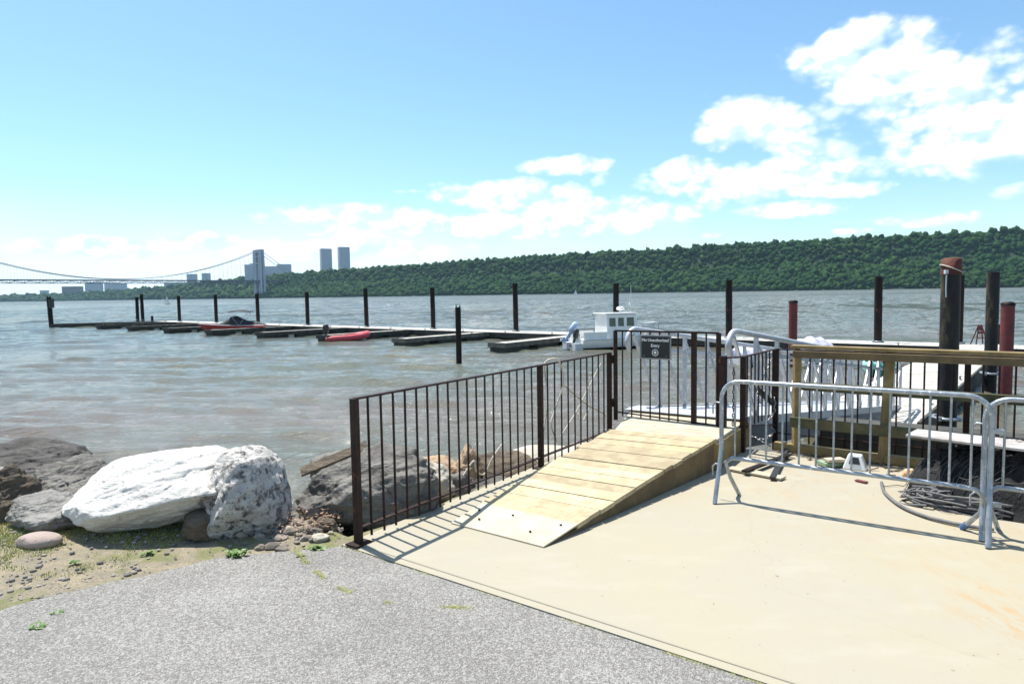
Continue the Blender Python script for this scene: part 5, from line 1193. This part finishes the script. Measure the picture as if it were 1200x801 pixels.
o = mb.build('white_rope', M['rope'], loc=tuple(fpt(3.5, .3))); tag(o, 'thin white ropes crossed in an X on the railing beside the gate hinge', 'rope')
mb = MB(); mb.tube(cat_pts([(-.50, 6.62, .02), (-.40, 6.72, .14), (-.38, 6.78, .02), (-.30, 6.86, -.03), (-.22, 6.9, .12), (-.12, 7.02, .24)]), .009, 6); o = mb.build('white_rope', M['rope'], loc=(-.3, 6.8, 0)); tag(o, 'frayed rope end sticking up behind the railing over the brown rock', 'rope')
# black strap at hinge foot
# chain wrapped on the railing post
def chain(pts_, name, label, mat='chain', link=.045, r=.006):
    P = cat_pts(pts_, 10); e = MB(); acc_ = 0; last = P[0]; k = 0
    for i in range(1, len(P)):
        acc_ += (P[i] - P[i - 1]).length
        if acc_ >= link * .72:
            acc_ = 0; c = P[i]; t = (P[i] - last).normalized(); last = P[i]; s1 = t.cross(Vector((.3, .2, 1)).normalized() if k % 2 else Vector((1, -.4, .1)).normalized()); s1.normalize()
            e.tube([c + t * link * .5 * math.cos(a) + s1 * link * .3 * math.sin(a) for a in np.linspace(0, 2 * PI, 10, endpoint=False)], r, 5, closed=True); k += 1
    o = e.build(name, M[mat], loc=tuple(P[0])); return tag(o, label, 'chain')
chain([c2 + Vector((-.10, -.1, 1.0)), c2 + Vector((-.2, -.22, .85)), c2 + Vector((-.36, -.40, .62)), c2 + Vector((-.38, -.44, .45))], 'chain', 'galvanised chain hanging slantwise from the corner railing post')
chain([c2 + Vector((-.05, -.09, .5)), c2 + Vector((-.06, -.10, .3)), c2 + Vector((-.14, -.14, .18)), c2 + Vector((-.08, -.16, .06)), c2 + Vector((-.25, -.22, -.02)), c2 + Vector((-.38, -.30, .03)), c2 + Vector((-.2, -.4, -.06))], 'chain', 'tangled chain heap at the foot of the corner railing post', link=.055, r=.008)
chain([c1 + Vector((-.12, -.05, 1.0)), c1 + Vector((-.12, -.05, .55)), c1 + Vector((-.13, -.06, .30))], 'chain', 'short rusty chain hanging straight beside the gate latch post', mat='pile')
mb = MB(); mb.beam(c2 + Vector((-.36, -.36, .62)), c2 + Vector((-.06, -.07, .40)), .05, .05); o = mb.build('black_strap', M['black'], loc=tuple(c2)); tag(o, 'black tied bundle bridging the chain and corner railing post', 'strap')

# right-hand clutter
def slabz(x, y): return 0.0
# net heap
hc = Vector((4.55, 5.28, 0)); hx = wd
def heap(u, v):
    s = max(0, 1 - (u / 1.25) ** 2 - (v / .62) ** 2); return s
V_ = []; nx_, ny_ = 170, 90
for j in range(ny_ + 1):
    for i in range(nx_ + 1):
        u = -1.3 + 2.6 * i / nx_; v = -.66 + 1.32 * j / ny_; s_ = heap(u, v); p_ = hc + wd * u + Vector((.61, .79, 0)) * v
        z = .50 * s_ ** .36 + (.11 * noise.noise(Vector((u * 4, v * 5, 1))) + .07 * noise.noise(Vector((u * 11, v * 11, 2))) + .035 * noise.noise(Vector((u * 30, v * 30, 4)))) * min(1, s_ * 5) - (.01 if s_ <= 0 else 0)
        V_.append((p_.x, p_.y, z if s_ > 0 else -.02))
F_ = [(j * (nx_ + 1) + i, j * (nx_ + 1) + i + 1, (j + 1) * (nx_ + 1) + i + 1, (j + 1) * (nx_ + 1) + i) for j in range(ny_) for i in range(nx_)]
nh = empty('net_heap', (hc.x, hc.y, 0), 'big heap of black netting on the concrete behind the crowd barriers', 'netting')
raw_mesh('mound', np.array(V_), np.array(F_), M['net'], smooth=True, loc=None).parent = nh
nh.children[0].location = (-hc.x, -hc.y, 0)
mb = MB(); rg = random.Random(77)
for k in range(190):
    u0 = rg.uniform(-1.15, 1.0); v0 = rg.uniform(-.58, .3); a = rg.uniform(-1.2, 2.4); P_ = []
    for i in range(7):
        u = u0 + i * .07 * math.cos(a); v = v0 + i * .05 * math.sin(a + i * .2); s_ = heap(u, v); p_ = hc + wd * u + Vector((.61, .79, 0)) * v; P_.append(Vector((p_.x, p_.y, max(.012, .52 * s_ ** .42 + rg.uniform(.0, .05)) if s_ > 0 else .012)))
    mb.tube(cat_pts(P_, 3), .0032, 4)
mb.build('net_strands', M['wire'], nh)
# grey coil of hose at the front of the heap
hcx = Vector((3.62, 5.42, 0)); mb = MB()
for k in range(26):
    r_ = rg.uniform(.12, .30); tz = rg.uniform(.01, .11); ph = rg.uniform(0, 6); el_ = rg.uniform(.3, .5); rot_ = math.atan2(wd.y, wd.x) + rg.uniform(-.2, .2)
    P_ = [hcx + Matrix.Rotation(rot_, 3, 'Z') @ Vector((r_ * 1.5 * math.cos(a), r_ * el_ * math.sin(a), tz + .03 * math.sin(2 * a + ph))) for a in np.linspace(ph, ph + 2 * PI * .93, 26)]
    mb.tube(P_, .0085, 6)
o = mb.build('cable_coil', M['hose'], loc=tuple(hcx)); tag(o, 'grey bundle of coiled cable spilling out of the net heap', 'cable')
P_ = cat_pts([G(1033, 565, .02), G(1037, 577, .02), G(1055, 592, .02), G(1080, 603, .02), G(1105, 610, .02), G(1135, 616, .02), G(1165, 620, .02)], 10)
o = MB().tube(P_, .014, 8).build('black_hose', M['hose'], loc=tuple(P_[0])); tag(o, 'dark hose curving over the concrete in front of the net heap', 'hose')
# weathered boards on the heap
for (a, b_, w, l) in ((at(1068, 513, 6.05), at(1230, 517, 5.35), .34, 'upper weathered grey board lying across the net heap'), (at(1085, 516, 5.75), at(1220, 524, 5.15), .20, 'narrower grey board on the front edge of the net heap')):
    a.z = .50 if w > .3 else .535; b_.z = a.z + .01; mb = MB(); mb.beam(a, b_, w, .022); o = mb.build('weathered_board', M['board'], bevel=.004, loc=tuple((a + b_) / 2)); tag(o, l, 'board', 'boards on the net heap')
# litter by the sill: planks, jug, slabs
def plank(p, q, w, h, mat, label, name='loose_plank', group='loose planks on the concrete'):
    p = Vector(p); q = Vector(q); mb = MB(); mb.beam(p, q, w, h); o = mb.build(name, mat, loc=tuple((p + q) / 2), bevel=.003); return tag(o, label, 'plank', group)
a, b_ = G(855, 548, .02), G(918, 560, .02); plank(a, b_, .12, .02, M['ply'], 'pale thin board lying behind the left foot of the barrier')
a, b_ = G(872, 552, .045), G(925, 532, .045); plank(a, b_, .06, .02, M['pile'], 'dark iron strip lying across the pale thin board', 'iron_strip')
a, b_ = G(962, 543, .03), G(990, 541, .03); plank(a, b_, .16, .04, pm('green_board', (.25, .34, .22), (.18, .26, .16), 6, .8), 'pale green board stacked beside the white bucket')
a, b_ = G(968, 539, .075), G(988, 538, .075); plank(a, b_, .10, .03, M['ply'], 'yellowish board on top of the pale green board')
a, b_ = G(1003, 562, .012), G(1016, 565, .012); plank(a, b_, .05, .012, M['pile_red'], 'small red-brown chip of wood in front of the bucket')
a, b_ = G(1082, 594, .012), G(1094, 596, .012); plank(a, b_, .02, .012, M['ply'], 'small pale stick at the foot of the cable coil')
a, b_ = G(925, 520, .04), G(905, 560, .03); plank(a, b_, .05, .03, M['black'], 'black bar lying at the foot of the timber post')
rg = random.Random(41)
# white bucket-like float box
c = G(1008, 552, 0); c = Vector((c.x, c.y + .1, 0)); e = empty('plastic_crate', tuple(c), 'white plastic trapezoid crate lying against the timber sill', 'crate')
m_ = Matrix.Rotation(-.6, 3, 'Z')
def tz_(pts__): return [c + m_ @ Vector(v) for v in pts__]
mb = MB(); mb.add(tz_([(-.11, -.07, 0), (.11, -.07, 0), (.11, .07, 0), (-.11, .07, 0), (-.06, -.04, .15), (.06, -.04, .15), (.06, .04, .15), (-.06, .04, .15)]), [(0, 3, 2, 1), (4, 5, 6, 7), (0, 1, 5, 4), (1, 2, 6, 5), (2, 3, 7, 6), (3, 0, 4, 7)]); mb.build('body', M['white'], e, bevel=.012)
mb = MB(); mb.add(tz_([(-.05, -.066, .06), (.05, -.066, .06), (.035, -.05, .125), (-.035, -.05, .125), (-.05, -.055, .06), (.05, -.055, .06), (.035, -.039, .125), (-.035, -.039, .125)]), [(0, 1, 2, 3), (4, 7, 6, 5), (0, 4, 5, 1), (1, 5, 6, 2), (2, 6, 7, 3), (3, 7, 4, 0)]); mb.build('opening', M['black'], e)
# shell-coloured broken bits
c = G(1066, 562, 0); o = rock('orange and white broken lump beside the net heap', (c.x, c.y, .05), (.07, .05, .06), 91, M['terra'], sub=3, amp=.2, name='broken_lump', group='litter by the net heap'); o['category'] = 'debris'
# scattered twigs, chips
mb = MB()
for k in range(160):
    t = rg.uniform(-.1, 2.0); p_ = w0 + wd * t - Vector((.61, .79, 0)) * abs(rg.gauss(0, .16)) - Vector((0, 0, 0)); a = rg.uniform(0, PI); l = rg.uniform(.02, .10)
    mb.beam(p_ + Z * .008, p_ + Vector((math.cos(a) * l, math.sin(a) * l, .008 + rg.uniform(0, .02))), rg.uniform(.004, .02), .006)
o = mb.build('twigs_and_chips', M['rockbrown']); tag(o, 'dark twigs and wood chips scattered along the timber sill', 'debris', kind='stuff')
# dark floating timber under the landing rail (seen through the bars)
mb = MB(); a = at(968, 520, 8.35); a.z = -.02; b_ = a + ED * 2.4; mb.beam(a, b_, .5, .42); o = mb.build('fender_beam', M['float'], loc=tuple(a)); tag(o, 'thick black fender timber below the black railing over the water', 'beam')
